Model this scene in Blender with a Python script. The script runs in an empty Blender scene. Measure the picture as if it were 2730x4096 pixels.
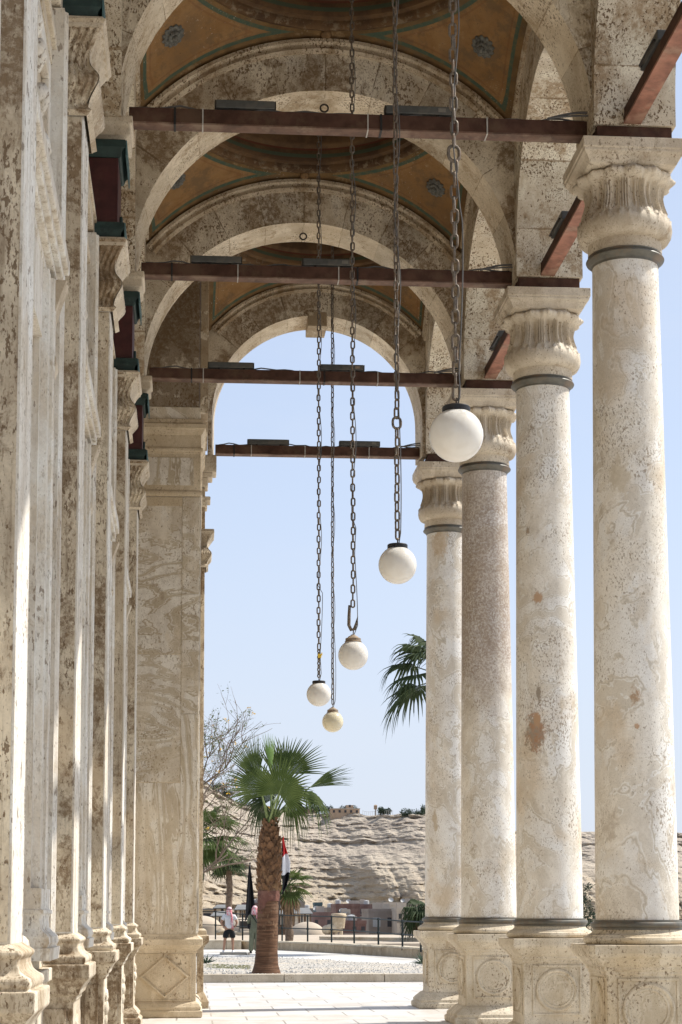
import bpy, math, random
from mathutils import Vector, Matrix, noise
PI = math.pi
SC = bpy.context.scene
COL = SC.collection

# ------------------------------------------------------------------ camera
FPX, PPX, PPY, CAM_H = 7500.0, 1365.0, 2825.0, 1.44
_v1 = Vector((769.41 - PPX, -(3649.76 - PPY), -FPX)).normalized()
_v3 = Vector((1167.0 - PPX, PPY + 53000.0, -FPX))
_v3 = (_v3 - _v3.dot(_v1) * _v1).normalized()
_vx = _v1.cross(_v3)
RW = Matrix((_vx, _v1, _v3))            # camera -> world rotation (rows are the world axes seen from the camera)
EYE = Vector((0, 0, CAM_H))

def ray(x, y):
    return RW @ Vector((x - PPX, -(y - PPY), -FPX))
def atY(x, y, Y):
    d = ray(x, y); return EYE + d * (Y / d.y)
def atZ(x, y, Z):
    d = ray(x, y); return EYE + d * ((Z - CAM_H) / d.z)

cam_data = bpy.data.cameras.new('camera')
cam = bpy.data.objects.new('camera', cam_data); COL.objects.link(cam)
cam.matrix_world = Matrix.Translation(EYE) @ RW.to_4x4()
cam_data.sensor_fit = 'VERTICAL'; cam_data.sensor_height = 36.0; cam_data.sensor_width = 24.0
cam_data.lens = FPX / 4096.0 * 36.0
cam_data.shift_y = (PPY - 2048.0) / 4096.0
cam_data.clip_start = 0.1; cam_data.clip_end = 20000
SC.camera = cam

# ------------------------------------------------------------------ helpers
def wloc(o):
    p = Vector((0, 0, 0))
    while o is not None:
        p = p + o.location; o = o.parent
    return p

def tag(o, label=None, cat=None, group=None, kind=None):
    if label: o['label'] = label
    if cat: o['category'] = cat
    if group: o['group'] = group
    if kind: o['kind'] = kind
    return o

def empty(name, loc, label=None, cat=None, group=None):
    o = bpy.data.objects.new(name, None); COL.objects.link(o); o.location = loc
    o.empty_display_size = 0.2
    return tag(o, label, cat, group)

def copy_tree(o, parent=None):
    c = o.copy(); COL.objects.link(c)
    if parent is not None: c.parent = parent
    for ch in list(o.children): copy_tree(ch, c)
    return c

class MB:
    """collects faces, builds ONE mesh object"""
    def __init__(s): s.v = []; s.f = []; s.uv = {}; s.m = {}
    def face(s, pts, uvs=None, mi=0):
        i = len(s.v); s.v += [tuple(p) for p in pts]
        if uvs: s.uv[len(s.f)] = uvs
        if mi: s.m[len(s.f)] = mi
        s.f.append(tuple(range(i, i + len(pts))))
    def grid(s, P, n, m, closed_u=False, closed_v=False, UV=None, flip=False, mi=0):
        base = len(s.v); nu = n if closed_u else n + 1; nv = m if closed_v else m + 1
        for i in range(nu):
            for j in range(nv): s.v.append(tuple(P(i, j)))
        for i in range(n):
            for j in range(m):
                a = base + i * nv + j; b = base + ((i + 1) % nu) * nv + j
                c = base + ((i + 1) % nu) * nv + (j + 1) % nv; d = base + i * nv + (j + 1) % nv
                q = (a, d, c, b) if flip else (a, b, c, d)
                if UV:
                    u = [UV(i, j), UV(i + 1, j), UV(i + 1, j + 1), UV(i, j + 1)]
                    s.uv[len(s.f)] = [u[0], u[3], u[2], u[1]] if flip else u
                if mi: s.m[len(s.f)] = mi
                s.f.append(q)
    def box(s, x0, x1, y0, y1, z0, z1, mi=0):
        b = len(s.v)
        s.v += [(x0,y0,z0),(x1,y0,z0),(x1,y1,z0),(x0,y1,z0),(x0,y0,z1),(x1,y0,z1),(x1,y1,z1),(x0,y1,z1)]
        for q in ((0,3,2,1),(4,5,6,7),(0,1,5,4),(1,2,6,5),(2,3,7,6),(3,0,4,7)):
            if mi: s.m[len(s.f)] = mi
            s.f.append(tuple(b + k for k in q))
    def lathe(s, prof, n=32, cx=0, cy=0, rmod=None, cap=True, UV=None):
        b = len(s.v); m = len(prof)
        for i in range(n):
            a = 2 * PI * i / n
            for (r, z) in prof:
                rr = r if rmod is None else rmod(r, z, a)
                s.v.append((cx + rr * math.cos(a), cy + rr * math.sin(a), z))
        for i in range(n):
            k = (i + 1) % n
            for j in range(m - 1):
                s.f.append((b + i*m + j, b + k*m + j, b + k*m + j + 1, b + i*m + j + 1))
        if cap:
            s.f.append(tuple(b + i*m for i in range(n))[::-1]); s.f.append(tuple(b + i*m + m - 1 for i in range(n)))
    def sqlathe(s, prof, cx=0, cy=0, cap=True):
        """prof: (hx, hy, z) or (h, z): stacked rectangles"""
        prof = [(p[0], p[0], p[1]) if len(p) == 2 else p for p in prof]
        b = len(s.v); m = len(prof)
        for sx, sy in ((-1,-1),(1,-1),(1,1),(-1,1)):
            for (hx, hy, z) in prof: s.v.append((cx + sx*hx, cy + sy*hy, z))
        for i in range(4):
            k = (i + 1) % 4
            for j in range(m - 1):
                s.f.append((b + i*m + j, b + k*m + j, b + k*m + j + 1, b + i*m + j + 1))
        if cap:
            s.f.append(tuple(b + i*m for i in range(4))[::-1]); s.f.append(tuple(b + i*m + m - 1 for i in range(4)))
    def tube(s, pts, r, n=6, closed=False, cap=True):
        pts = [Vector(p) for p in pts]; m = len(pts)
        rs = r if isinstance(r, (list, tuple)) else [r] * m
        b = len(s.v); prev = None
        for i, p in enumerate(pts):
            t = (pts[(i+1) % m] - pts[i-1]) if closed else (pts[min(i+1, m-1)] - pts[max(i-1, 0)])
            if t.length < 1e-9: t = Vector((0,0,1))
            t.normalize()
            if prev is None:
                u = t.cross(Vector((0,0,1)) if abs(t.z) < .9 else Vector((1,0,0))).normalized()
            else:
                u = (prev - t * prev.dot(t))
                u = u.normalized() if u.length > 1e-6 else t.orthogonal().normalized()
            prev = u; w = t.cross(u)
            for k in range(n):
                a = 2*PI*k/n; q = p + (u*math.cos(a) + w*math.sin(a)) * rs[i]; s.v.append(tuple(q))
        for i in range(m if closed else m - 1):
            j = (i + 1) % m
            for k in range(n):
                l = (k + 1) % n
                s.f.append((b + i*n + k, b + i*n + l, b + j*n + l, b + j*n + k))
        if cap and not closed:
            s.f.append(tuple(b + k for k in range(n))[::-1]); s.f.append(tuple(b + (m-1)*n + k for k in range(n)))
    def extrude(s, poly, z0, z1, cap=True):
        """poly of (x,y), vertical walls"""
        n = len(poly); b = len(s.v)
        for (x, y) in poly: s.v.append((x, y, z0)); s.v.append((x, y, z1))
        for i in range(n):
            k = (i + 1) % n; s.f.append((b+2*i, b+2*k, b+2*k+1, b+2*i+1))
        if cap:
            s.f.append(tuple(b + 2*i for i in range(n))[::-1]); s.f.append(tuple(b + 2*i + 1 for i in range(n)))
    def xform(s, M, start=0):
        for i in range(start, len(s.v)): s.v[i] = tuple(M @ Vector(s.v[i]))
    def build(s, name, mat, parent=None, smooth=False, bevel=0, local=False, jitter=0, angle=None):
        me = bpy.data.meshes.new(name)
        off = Vector((0,0,0)) if (parent is None or local) else wloc(parent)
        vs = [(x - off.x, y - off.y, z - off.z) for (x, y, z) in s.v]
        if jitter:
            vs = [tuple(Vector(v) + jitter * noise.noise_vector(Vector(v) * 9.0)) for v in vs]
        me.from_pydata(vs, [], s.f)
        if s.uv:
            ul = me.uv_layers.new(name='UVMap')
            for fi, uvs in s.uv.items():
                p = me.polygons[fi]
                for li, q in zip(p.loop_indices, uvs): ul.data[li].uv = q
        mats = mat if isinstance(mat, (list, tuple)) else [mat]
        for mm in mats: me.materials.append(mm)
        for fi, mi in s.m.items(): me.polygons[fi].material_index = mi
        if smooth:
            for p in me.polygons: p.use_smooth = True
            if angle: me.set_sharp_from_angle(angle=math.radians(angle))
        me.update()
        o = bpy.data.objects.new(name, me); COL.objects.link(o)
        if parent is not None: o.parent = parent
        if bevel:
            md = o.modifiers.new('bevel', 'BEVEL'); md.width = bevel; md.segments = 2; md.limit_method = 'ANGLE'
        return o

# ------------------------------------------------------------------ node materials
def new_mat(name):
    m = bpy.data.materials.new(name); m.use_nodes = True
    nt = m.node_tree; nt.nodes.clear()
    out = nt.nodes.new('ShaderNodeOutputMaterial'); b = nt.nodes.new('ShaderNodeBsdfPrincipled')
    nt.links.new(b.outputs[0], out.inputs[0])
    b.inputs['Specular IOR Level'].default_value = 0.25
    return m, nt, b
class NT:
    def __init__(s, nt): s.nt = nt
    def n(s, t, **k):
        x = s.nt.nodes.new(t)
        for a, v in k.items(): setattr(x, a, v)
        return x
    def l(s, a, b): s.nt.links.new(a, b)
    def val(s, sock, v):
        if hasattr(v, 'is_linked') or hasattr(v, 'links'): s.l(v, sock)
        else: sock.default_value = v
    def math(s, op, a, b=None, c=None, clamp=False):
        x = s.n('ShaderNodeMath', operation=op); x.use_clamp = clamp
        s.val(x.inputs[0], a)
        if b is not None: s.val(x.inputs[1], b)
        if c is not None: s.val(x.inputs[2], c)
        return x.outputs[0]
    def mix(s, fac, a, b, mode='MIX'):
        x = s.n('ShaderNodeMix', data_type='RGBA', blend_type=mode)
        s.val(x.inputs[0], fac)
        for k, v in ((6, a), (7, b)):
            if isinstance(v, tuple): x.inputs[k].default_value = (*v, 1) if len(v) == 3 else v
            else: s.l(v, x.inputs[k])
        return x.outputs[2]
    def step(s, v, lo, hi):
        x = s.n('ShaderNodeMapRange', interpolation_type='SMOOTHSTEP')
        s.val(x.inputs[0], v); s.val(x.inputs[1], lo); s.val(x.inputs[2], hi)
        return x.outputs[0]
    def noise(s, vec, scale, detail=3, rough=.5, dist=0):
        x = s.n('ShaderNodeTexNoise'); s.l(vec, x.inputs['Vector'])
        x.inputs['Scale'].default_value = scale; x.inputs['Detail'].default_value = detail
        x.inputs['Roughness'].default_value = rough; x.inputs['Distortion'].default_value = dist
        return x.outputs['Fac']
    def mapv(s, vec, scale=(1,1,1), loc=(0,0,0), rot=(0,0,0)):
        x = s.n('ShaderNodeMapping'); s.l(vec, x.inputs[0])
        x.inputs['Location'].default_value = loc; x.inputs['Scale'].default_value = scale; x.inputs['Rotation'].default_value = rot
        return x.outputs[0]
    def pos(s): return s.n('ShaderNodeNewGeometry').outputs['Position']
    def objco(s): return s.n('ShaderNodeTexCoord').outputs['Object']
    def uv(s): return s.n('ShaderNodeTexCoord').outputs['UV']
    def sep(s, v):
        x = s.n('ShaderNodeSeparateXYZ'); s.l(v, x.inputs[0]); return x.outputs
    def bump(s, h, strength, dist, b):
        x = s.n('ShaderNodeBump'); x.inputs['Strength'].default_value = strength; x.inputs['Distance'].default_value = dist
        s.l(h, x.inputs['Height']); s.l(x.outputs[0], b.inputs['Normal'])

def stone(name, c1, c2, stain_c=(.23,.15,.08), stain=.35, pit=.5, pit_c=(.15,.095,.05), band=.5, band_c=None, streak=0.0,
          rough=.75, seed=0.0, joints=None, bump=.35, band_scale=.8, vein=9.0, pit_scale=42., stain_scale=1.6, warm=None, bscale3=(1,1,.55), brot=(0,0,0), pit_z=.62, zone_all=False, rag=.28):
    """weathered Egyptian alabaster: agate growth bands, pitted pale zones, brown patina, run-off streaks"""
    m, nt, b = new_mat(name); N = NT(nt)
    p = N.mapv(N.pos(), loc=(seed*3.7, seed*1.9, seed*5.3))
    big = N.noise(p, .9, 6, .62)
    col = N.mix(N.step(big, .36, .66), c1, c2)
    # growth bands = contour lines of a slow noise
    bn = N.noise(N.mapv(p, scale=bscale3, rot=brot), band_scale, 6, .50, .35)
    fr = N.math('MULTIPLY', N.math('PINGPONG', N.math('MULTIPLY', bn, vein), .5), 2.0)
    zone = 1.0 if zone_all else N.step(N.noise(N.mapv(p, loc=(7,3,1)), .6, 2), .40, .58)
    rg_ = N.math('ADD', fr, N.math('MULTIPLY', N.math('SUBTRACT', N.noise(p, 20, 5, .7), .5), rag))
    wz = N.math('MULTIPLY', N.math('MULTIPLY', N.step(rg_, .50, .55), zone), min(1, band))       # pale pitted bands
    bc = band_c or tuple(min(.80, c*1.13) for c in c2)
    col = N.mix(N.math('MULTIPLY', wz, .9), col, bc)
    ln = N.math('MULTIPLY', N.step(fr, .26, .31), N.step(fr, .40, .34))
    col = N.mix(N.math('MULTIPLY', N.math('MULTIPLY', ln, zone), band*.8), col, bc)
    dl = N.math('MULTIPLY', N.step(fr, .40, .43), N.step(fr, .49, .45))
    col = N.mix(N.math('MULTIPLY', N.math('MULTIPLY', dl, zone), band*.5), col, tuple(c*.70 for c in c1))
    # blotches of pale stone outside the bands
    blot = N.step(N.noise(N.mapv(p, loc=(2,9,4), scale=(1,1,.6)), 1.7, 9, .66, .3), .49, .54)
    col = N.mix(N.math('MULTIPLY', blot, .62), col, tuple(min(.80, c*1.13) for c in c2))
    if warm:
        col = N.mix(N.math('MULTIPLY', N.step(N.noise(N.mapv(p, loc=(5,5,8)), 1.1, 4, .6), .52, .68), .6), col, warm)
    # slow tonal drift and mid-size mottling
    drift = N.noise(N.mapv(p, loc=(8,1,6), scale=(1,1,.6)), 3.1, 9, .70)
    col = N.mix(N.math('MULTIPLY', N.step(drift, .58, .38), .30 + .22*stain), col, tuple((a + 2*s_)/3 for a, s_ in zip(c1, stain_c)))
    # brown patina
    st = N.noise(N.mapv(p, scale=(1,1,.7), loc=(1,2,3)), stain_scale, 12, .74, .25)
    thr = .63 - .20*stain
    grain = N.step(N.noise(p, 15, 8, .78), .40, .56)
    smask = N.math('MULTIPLY', N.step(st, thr, thr + .06), N.math('MULTIPLY_ADD', grain, .72, .28))
    col = N.mix(N.math('MULTIPLY', smask, min(.9, .45 + .5*stain)), col, stain_c)
    if streak:
        sk = N.noise(N.mapv(p, scale=(11, 11, .42)), 1.5, 9, .72)
        sz = N.step(N.noise(N.mapv(p, loc=(3,8,2), scale=(1,1,.4)), 1.1, 4, .6), .36, .60)
        col = N.mix(N.math('MULTIPLY', N.math('MULTIPLY', N.step(sk, .50, .64), sz), streak), col, tuple(c*.85 for c in stain_c))
    # pits: coarse ones in clusters, fine ones nearly everywhere
    pn = N.noise(N.mapv(p, scale=(1, 1, pit_z)), pit_scale, 3.5, .62)
    pz = N.noise(N.mapv(p, loc=(4,4,4)), 1.7, 7, .70)
    cl = N.step(pz, .38, .64)
    pth = N.math('SUBTRACT', .735 - .075*pit, N.math('MULTIPLY', cl, .12))
    pth = N.math('SUBTRACT', pth, N.math('MULTIPLY', N.math('MAXIMUM', wz, N.math('MULTIPLY', blot, .6)), .055))
    pmask = N.step(pn, pth, N.math('ADD', pth, .05))
    pf = N.noise(N.mapv(p, scale=(1, 1, max(.35, pit_z)), loc=(6,2,9)), pit_scale*2.1, 3, .6)
    fth = N.math('SUBTRACT', .695 - .055*pit, N.math('MULTIPLY', N.step(N.noise(N.mapv(p, loc=(1,7,3)), 2.6, 5, .65), .34, .62), .12))
    fmask = N.step(pf, fth, N.math('ADD', fth, .06))
    col = N.mix(N.math('MULTIPLY', fmask, min(.8, .30 + pit*.35)), col, tuple((a*.6 + b_*1.4)/2 for a, b_ in zip(c1, pit_c)))
    col = N.mix(N.math('MULTIPLY', pmask, min(1, .45 + pit*.45)), col, pit_c)
    fine = N.noise(p, 70, 4, .65)
    col = N.mix(.6, col, N.mix(N.step(fine, .3, .7), (.86,.86,.86), (1.06,1.06,1.06)), 'MULTIPLY')
    h = N.math('SUBTRACT', N.math('MULTIPLY', fine, .3), N.math('MULTIPLY', pmask, 1.0))
    h = N.math('SUBTRACT', h, N.math('MULTIPLY', fmask, .5))
    h = N.math('ADD', h, N.math('MULTIPLY', N.noise(p, 9, 6, .65), 1.0))
    h = N.math('SUBTRACT', h, N.math('MULTIPLY', smask, .5))
    if joints:
        u = N.sep(N.uv()); f = N.math('FRACT', u[0]); d = N.math('MINIMUM', f, N.math('SUBTRACT', 1, f))
        wob = N.math('MULTIPLY', N.math('SUBTRACT', N.noise(p, 5, 4, .6), .5), .08)
        jm = N.step(N.math('ADD', d, wob), joints, joints*.3)
        wn = N.n('ShaderNodeTexWhiteNoise', noise_dimensions='1D'); N.l(N.math('FLOOR', u[0]), wn.inputs['W'])
        tint = N.math('MULTIPLY_ADD', wn.outputs['Value'], .26, .80)
        cmb = N.n('ShaderNodeCombineColor'); [N.l(tint, cmb.inputs[k]) for k in range(3)]
        col = N.mix(1.0, col, cmb.outputs[0], 'MULTIPLY')
        col = N.mix(N.math('MULTIPLY', jm, .7), col, tuple(c*.7 for c in stain_c))
        h = N.math('SUBTRACT', h, N.math('MULTIPLY', jm, 1.2))
    N.l(col, b.inputs['Base Color']); b.inputs['Roughness'].default_value = rough
    N.bump(h, bump, .014, b)
    return m

def plain(name, c, rough=.6, metal=0, var=.15, scale=12, bump=0, spec=.3, dirt=None, dirt_amt=.5, bscale=None):
    m, nt, b = new_mat(name); N = NT(nt); p = N.objco()
    n1 = N.noise(p, scale, 5, .6)
    col = N.mix(N.step(n1, .3, .7), tuple(x*(1-var) for x in c), tuple(min(1, x*(1+var)) for x in c))
    if dirt:
        col = N.mix(N.math('MULTIPLY', N.step(N.noise(p, scale*.45, 8, .7), .5, .62), dirt_amt), col, dirt)
    N.l(col, b.inputs['Base Color']); b.inputs['Roughness'].default_value = rough; b.inputs['Metallic'].default_value = metal
    b.inputs['Specular IOR Level'].default_value = spec
    if bump: N.bump(N.noise(p, bscale or scale*3, 5, .6), bump, .02, b)
    return m
M = {}
CR1, CR2 = (.50,.415,.30), (.66,.585,.47)
M['column'] = stone('column_alabaster', (.60,.545,.455), (.705,.66,.58), stain=.18, pit=.60, band=1.0, zone_all=True, bscale3=(1,1,.8), rag=.20, band_c=(.80,.785,.745), pit_scale=58, warm=(.60,.475,.325), bump=.3, vein=9, pit_c=(.27,.205,.135), stain_c=(.36,.28,.19))
M['capital'] = stone('capital_stone', (.46,.385,.285), (.60,.53,.42), stain=.36, pit=.5, stain_c=(.27,.19,.11), band=.3, bump=.4)
M['pedestal'] = stone('pedestal_stone', (.53,.45,.325), (.645,.58,.465), stain=.34, pit=.7, stain_c=(.32,.235,.14), band=.5, warm=(.58,.46,.29), streak=.12)
M['arch_face'] = stone('voussoir_stone', (.57,.485,.36), (.71,.64,.515), stain=.80, stain_scale=1.15, pit=.95, band=.9, band_c=(.77,.72,.615), joints=.014, stain_c=(.185,.115,.055), pit_scale=44, seed=1.3)
M['arch_soffit'] = stone('soffit_stone', (.57,.475,.34), (.71,.625,.49), stain=.52, pit=.8, band=.3, joints=.01, stain_c=(.36,.255,.145), seed=2.1)
M['arcade'] = stone('arcade_stone', (.59,.505,.375), (.73,.665,.545), stain=.72, stain_scale=1.15, pit=1.15, band=.7, band_c=(.72,.66,.55), stain_c=(.30,.20,.105), pit_scale=44, joints=.010, seed=3.3)
M['moulding'] = stone('moulding_stone', (.48,.39,.275), (.62,.54,.415), stain=.68, pit=1.1, band=.2, stain_c=(.28,.19,.10), seed=4.0)
M['wall'] = stone('wall_alabaster', (.56,.485,.37), (.71,.645,.53), stain=.48, pit=.6, band=.8, streak=.45, pit_z=.4, stain_c=(.27,.18,.09), seed=5.1)
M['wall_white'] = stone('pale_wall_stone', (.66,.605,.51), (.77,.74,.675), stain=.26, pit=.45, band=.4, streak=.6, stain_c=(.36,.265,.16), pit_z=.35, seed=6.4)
M['wall_dirty_shaded'] = stone('stained_shaded_pilaster_stone', (.51,.42,.30), (.66,.585,.455), stain=.70, pit=.9, pit_z=.4, band=.5, streak=.55, stain_c=(.155,.088,.035), seed=7.7)  # brown dirt, plus the shade of sun-averted faces put into the colour
for PK, PV in (('pier', (13, .60, (2.4,1,.34), (0,0,0), 8.8)), ('pier_mid', (17, .50, (.8,1,1.8), (0,-.75,0), 3.2)), ('pier_top', (14, .55, (.6,1,1.5), (0,-.12,0), 6.1))):
    M[PK] = stone('onyx_' + PK, (.50,.425,.31), (.575,.50,.385), stain=.06, pit=.5, band=1.0, band_c=(.765,.72,.635), rag=.11, vein=PV[0], zone_all=True, band_scale=PV[1], bscale3=PV[2], brot=PV[3], streak=.10, seed=PV[4], pit_c=(.26,.19,.11))
M['wall_pedestal'] = stone('stained_pedestal_stone', (.56,.475,.35), (.72,.66,.55), stain=.5, pit=.8, band=.3, streak=.3, stain_c=(.25,.165,.085), seed=15)
M['pier_base'] = stone('pier_base_stone', (.53,.43,.29), (.66,.565,.42), stain=.34, pit=.5, band=.3, stain_c=(.30,.21,.12), seed=9.4)
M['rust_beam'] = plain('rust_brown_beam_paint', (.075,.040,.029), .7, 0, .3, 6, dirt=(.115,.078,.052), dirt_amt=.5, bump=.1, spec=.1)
M['rust_under'] = plain('lit_underside_beam_paint', (.13,.075,.053), .7, 0, .35, 5, dirt=(.25,.18,.13), dirt_amt=.7, bump=.1)  # lighter than the beam: light on its underside put into the paint
M['rust_lit'] = plain('lit_rust_red_paint', (.27,.125,.085), .7, 0, .35, 5, dirt=(.36,.24,.17), dirt_amt=.6)  # sunlit bottom of the lengthwise beams, its brightness painted in
M['maroon'] = plain('dark_maroon_paint', (.048,.013,.013), .5, 0, .25, 8, dirt=(.08,.03,.025))
M['green'] = plain('faded_green_paint', (.018,.036,.033), .55, 0, .3, 8, dirt=(.04,.075,.07), dirt_amt=.6)
M['green_edge'] = plain('teal_paint', (.06,.12,.125), .6, 0, .2, 8, dirt=(.10,.14,.14))
M['bronze'] = plain('weathered_bronze_ring', (.105,.098,.078), .5, .1, .3, 6, dirt=(.16,.105,.06), dirt_amt=.7, spec=.5)
M['chain'] = plain('rusty_chain_iron', (.16,.135,.11), .6, .4, .35, 40, dirt=(.20,.13,.08), dirt_amt=.6, bump=.2)
M['cable'] = plain('grey_cable', (.12,.12,.12), .6)
M['tie_white'] = plain('white_strap', (.42,.40,.37), .7)
M['tie_black'] = plain('black_strap', (.02,.02,.02), .6)
M['lightbox'] = plain('grey_floodlight_case', (.085,.088,.085), .45, .2, .15, 10, dirt=(.14,.13,.11))
M['lightplate'] = plain('floodlight_plate', (.17,.16,.14), .5)
M['iron'] = plain('dark_iron', (.04,.035,.03), .55, .4)
M['rail'] = plain('dark_green_rail_paint', (.022,.030,.030), .55, .1, spec=.15)
M['black_cap'] = plain('black_lamp_cap', (.018,.018,.02), .4)
M['tan_cap'] = plain('dusty_lamp_cap', (.27,.21,.15), .7, .1, .25, 30, dirt=(.15,.10,.07))
M['yellow_tape'] = plain('yellow_tape', (.75,.52,.06), .5)

def globe_mat(name, c, c2):
    m, nt, b = new_mat(name); N = NT(nt); p = N.objco()
    n1 = N.step(N.noise(p, 5, 5, .6), .4, .68)
    z = N.sep(p)
    dust = N.math('MULTIPLY', N.step(z[2], .05, .15), N.step(N.noise(p, 26, 6, .7), .40, .62))
    col = N.mix(n1, c, c2); col = N.mix(N.math('MULTIPLY', dust, .65), col, tuple(x*.62 for x in c2))
    N.l(col, b.inputs['Base Color']); b.inputs['Roughness'].default_value = .13
    b.inputs['Subsurface Weight'].default_value = .35; b.inputs['Subsurface Radius'].default_value = (.08,.07,.06)
    b.inputs['Specular IOR Level'].default_value = .45
    return m
M['globe'] = globe_mat('opal_white_glass', (.74,.72,.675), (.69,.66,.605))
M['globe_y'] = globe_mat('yellowed_opal_glass', (.69,.635,.48), (.64,.58,.42))

def paint_vault():
    m, nt, b = new_mat('painted_vault_plaster'); N = NT(nt); p = N.pos(); u = N.sep(N.uv())[0]
    inner = N.mix(N.step(N.noise(p, 3.2, 8, .65), .35, .68), (.235,.128,.048), (.32,.185,.078))
    inner = N.mix(N.math('MULTIPLY', N.step(N.noise(p, 1.6, 8, .7), .5, .64), .6), inner, (.14,.085,.042))
    outer = N.mix(N.step(N.noise(p, 4, 6, .6), .4, .65), (.125,.074,.03), (.20,.118,.046))
    col = N.mix(N.step(u, .11, .12), outer, inner)
    ws = N.noise(N.mapv(p, loc=(2,5,1)), 2.2, 11, .76)
    col = N.mix(N.math('MULTIPLY', N.step(ws, .50, .60), .55), col, (.12,.085,.05))
    col = N.mix(N.math('MULTIPLY', N.step(ws, .42, .36), .35), col, (.38,.27,.15))
    red = N.math('MULTIPLY', N.step(u, .18, .185), N.step(u, .205, .20))
    col = N.mix(N.math('MULTIPLY', red, .28), col, (.15,.05,.025))
    g = N.math('MULTIPLY', N.step(u, .095, .103), N.step(u, .148, .14))
    gc = N.mix(N.step(N.noise(p, 14, 6, .65), .45, .65), (.062,.095,.066), (.11,.11,.06))
    col = N.mix(g, col, gc)
    sp = N.step(N.noise(p, 55, 2, .5), .68, .72)
    col = N.mix(N.math('MULTIPLY', sp, .7), col, (.075,.05,.03))
    sp2 = N.math('MULTIPLY', N.step(N.noise(N.mapv(p, loc=(3,1,2)), 42, 3, .6), .64, .68), N.step(N.noise(p, 1.3, 3), .5, .62))
    col = N.mix(N.math('MULTIPLY', sp2, .7), col, (.46,.40,.31))
    N.l(col, b.inputs['Base Color']); b.inputs['Roughness'].default_value = .8
    N.bump(N.noise(p, 30, 6, .65), .3, .01, b)
    return m
M['vault'] = paint_vault()
def paint_dome():
    m, nt, b = new_mat('painted_dome_plaster'); N = NT(nt); p = N.pos(); u = N.sep(N.uv())[0]
    col = N.mix(N.step(N.noise(p, 2.5, 8, .65), .38, .66), (.075,.042,.021), (.14,.08,.036))
    for lo, hi, c in ((.30,.35,(.055,.08,.05)), (.40,.425,(.13,.04,.024)), (.62,.66,(.17,.12,.06)), (.80,.83,(.13,.04,.026)), (.86,.91,(.05,.075,.05)), (1.25,1.29,(.15,.10,.045))):
        k = N.math('MULTIPLY', N.step(u, lo-.006, lo+.006), N.step(u, hi+.006, hi-.006))
        col = N.mix(N.math('MULTIPLY', k, .85), col, c)
    pale = N.math('MULTIPLY', N.step(u, .22, .10), N.step(N.noise(p, 9, 8, .7), .5, .62))
    col = N.mix(pale, col, (.22,.165,.105))
    N.l(col, b.inputs['Base Color']); b.inputs['Roughness'].default_value = .8
    N.bump(N.noise(p, 25, 6, .65), .3, .01, b)
    return m
M['dome'] = paint_dome()
M['rosette'] = plain('blue_grey_rosette_plaster', (.135,.135,.12), .8, 0, .4, 30, dirt=(.07,.06,.05), dirt_amt=.6)
M['boss'] = plain('brown_plaster_boss', (.17,.10,.045), .8, 0, .3, 20)

def floor_mat():
    m, nt, b = new_mat('white_marble_paving'); N = NT(nt); p = N.pos()
    br = N.n('ShaderNodeTexBrick', offset=.5); N.l(N.mapv(p, scale=(1,1,1), loc=(.2,.13,0)), br.inputs['Vector'])
    br.inputs['Scale'].default_value = 1.0; br.inputs['Mortar Size'].default_value = .012
    br.inputs['Brick Width'].default_value = .95; br.inputs['Row Height'].default_value = .95
    br.inputs['Color1'].default_value = (.585,.57,.545,1); br.inputs['Color2'].default_value = (.53,.513,.483,1)
    br.inputs['Mortar'].default_value = (.24,.215,.185,1)
    col = br.outputs['Color']
    n1 = N.step(N.noise(p, .9, 11, .76), .44, .60)
    col = N.mix(N.math('MULTIPLY', n1, .75), col, (.44,.39,.325))
    band = N.math('MULTIPLY', N.step(N.sep(p)[1], 35.2, 35.4), N.step(N.sep(p)[1], 36.6, 36.4))
    rub = N.step(N.noise(p, 9, 6, .7), .45, .6)
    col = N.mix(N.math('MULTIPLY', band, N.math('MULTIPLY_ADD', rub, .5, .3)), col, (.56,.47,.36))
    N.l(col, b.inputs['Base Color']); b.inputs['Roughness'].default_value = .5
    N.bump(N.math('SUBTRACT', N.noise(p, 6, 6, .6), br.outputs['Fac']), .25, .01, b)
    return m
M['floor'] = floor_mat()
def gravel_mat():
    m, nt, b = new_mat('white_gravel'); N = NT(nt); p = N.pos()
    v = N.n('ShaderNodeTexVoronoi'); N.l(p, v.inputs['Vector']); v.inputs['Scale'].default_value = 16
    col = N.mix(N.sep(v.outputs['Color'])[0], (.38,.36,.325), (.58,.56,.52))
    col = N.mix(N.math('MULTIPLY', N.step(v.outputs['Distance'], .35, .6), .75), col, (.34,.30,.25))
    soil = N.step(N.noise(N.mapv(p, scale=(.35,1,1)), .5, 6, .65), .46, .60)
    col = N.mix(N.math('MULTIPLY', soil, .7), col, (.52,.45,.35))
    N.l(col, b.inputs['Base Color']); b.inputs['Roughness'].default_value = .85
    N.bump(N.math('SUBTRACT', 1, v.outputs['Distance']), .8, .05, b)
    return m
M['gravel'] = gravel_mat()
def terrace_mat():
    m, nt, b = new_mat('pale_terrace_paving'); N = NT(nt); p = N.pos()
    col = N.mix(N.step(N.noise(N.mapv(p, scale=(.3,1,1)), .8, 8, .66), .36, .62), (.47,.435,.38), (.57,.55,.515))
    br = N.n('ShaderNodeTexBrick'); N.l(p, br.inputs['Vector']); br.inputs['Scale'].default_value = 1
    br.inputs['Brick Width'].default_value = 1.6; br.inputs['Row Height'].default_value = 1.1; br.inputs['Mortar Size'].default_value = .03
    col = N.mix(N.math('MULTIPLY', br.outputs['Fac'], .45), col, (.44,.40,.34))
    N.l(col, b.inputs['Base Color']); b.inputs['Roughness'].default_value = .8
    return m
M['terrace'] = terrace_mat()
M['ground'] = plain('dusty_ground', (.42,.35,.26), .95, 0, .25, .05)
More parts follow.
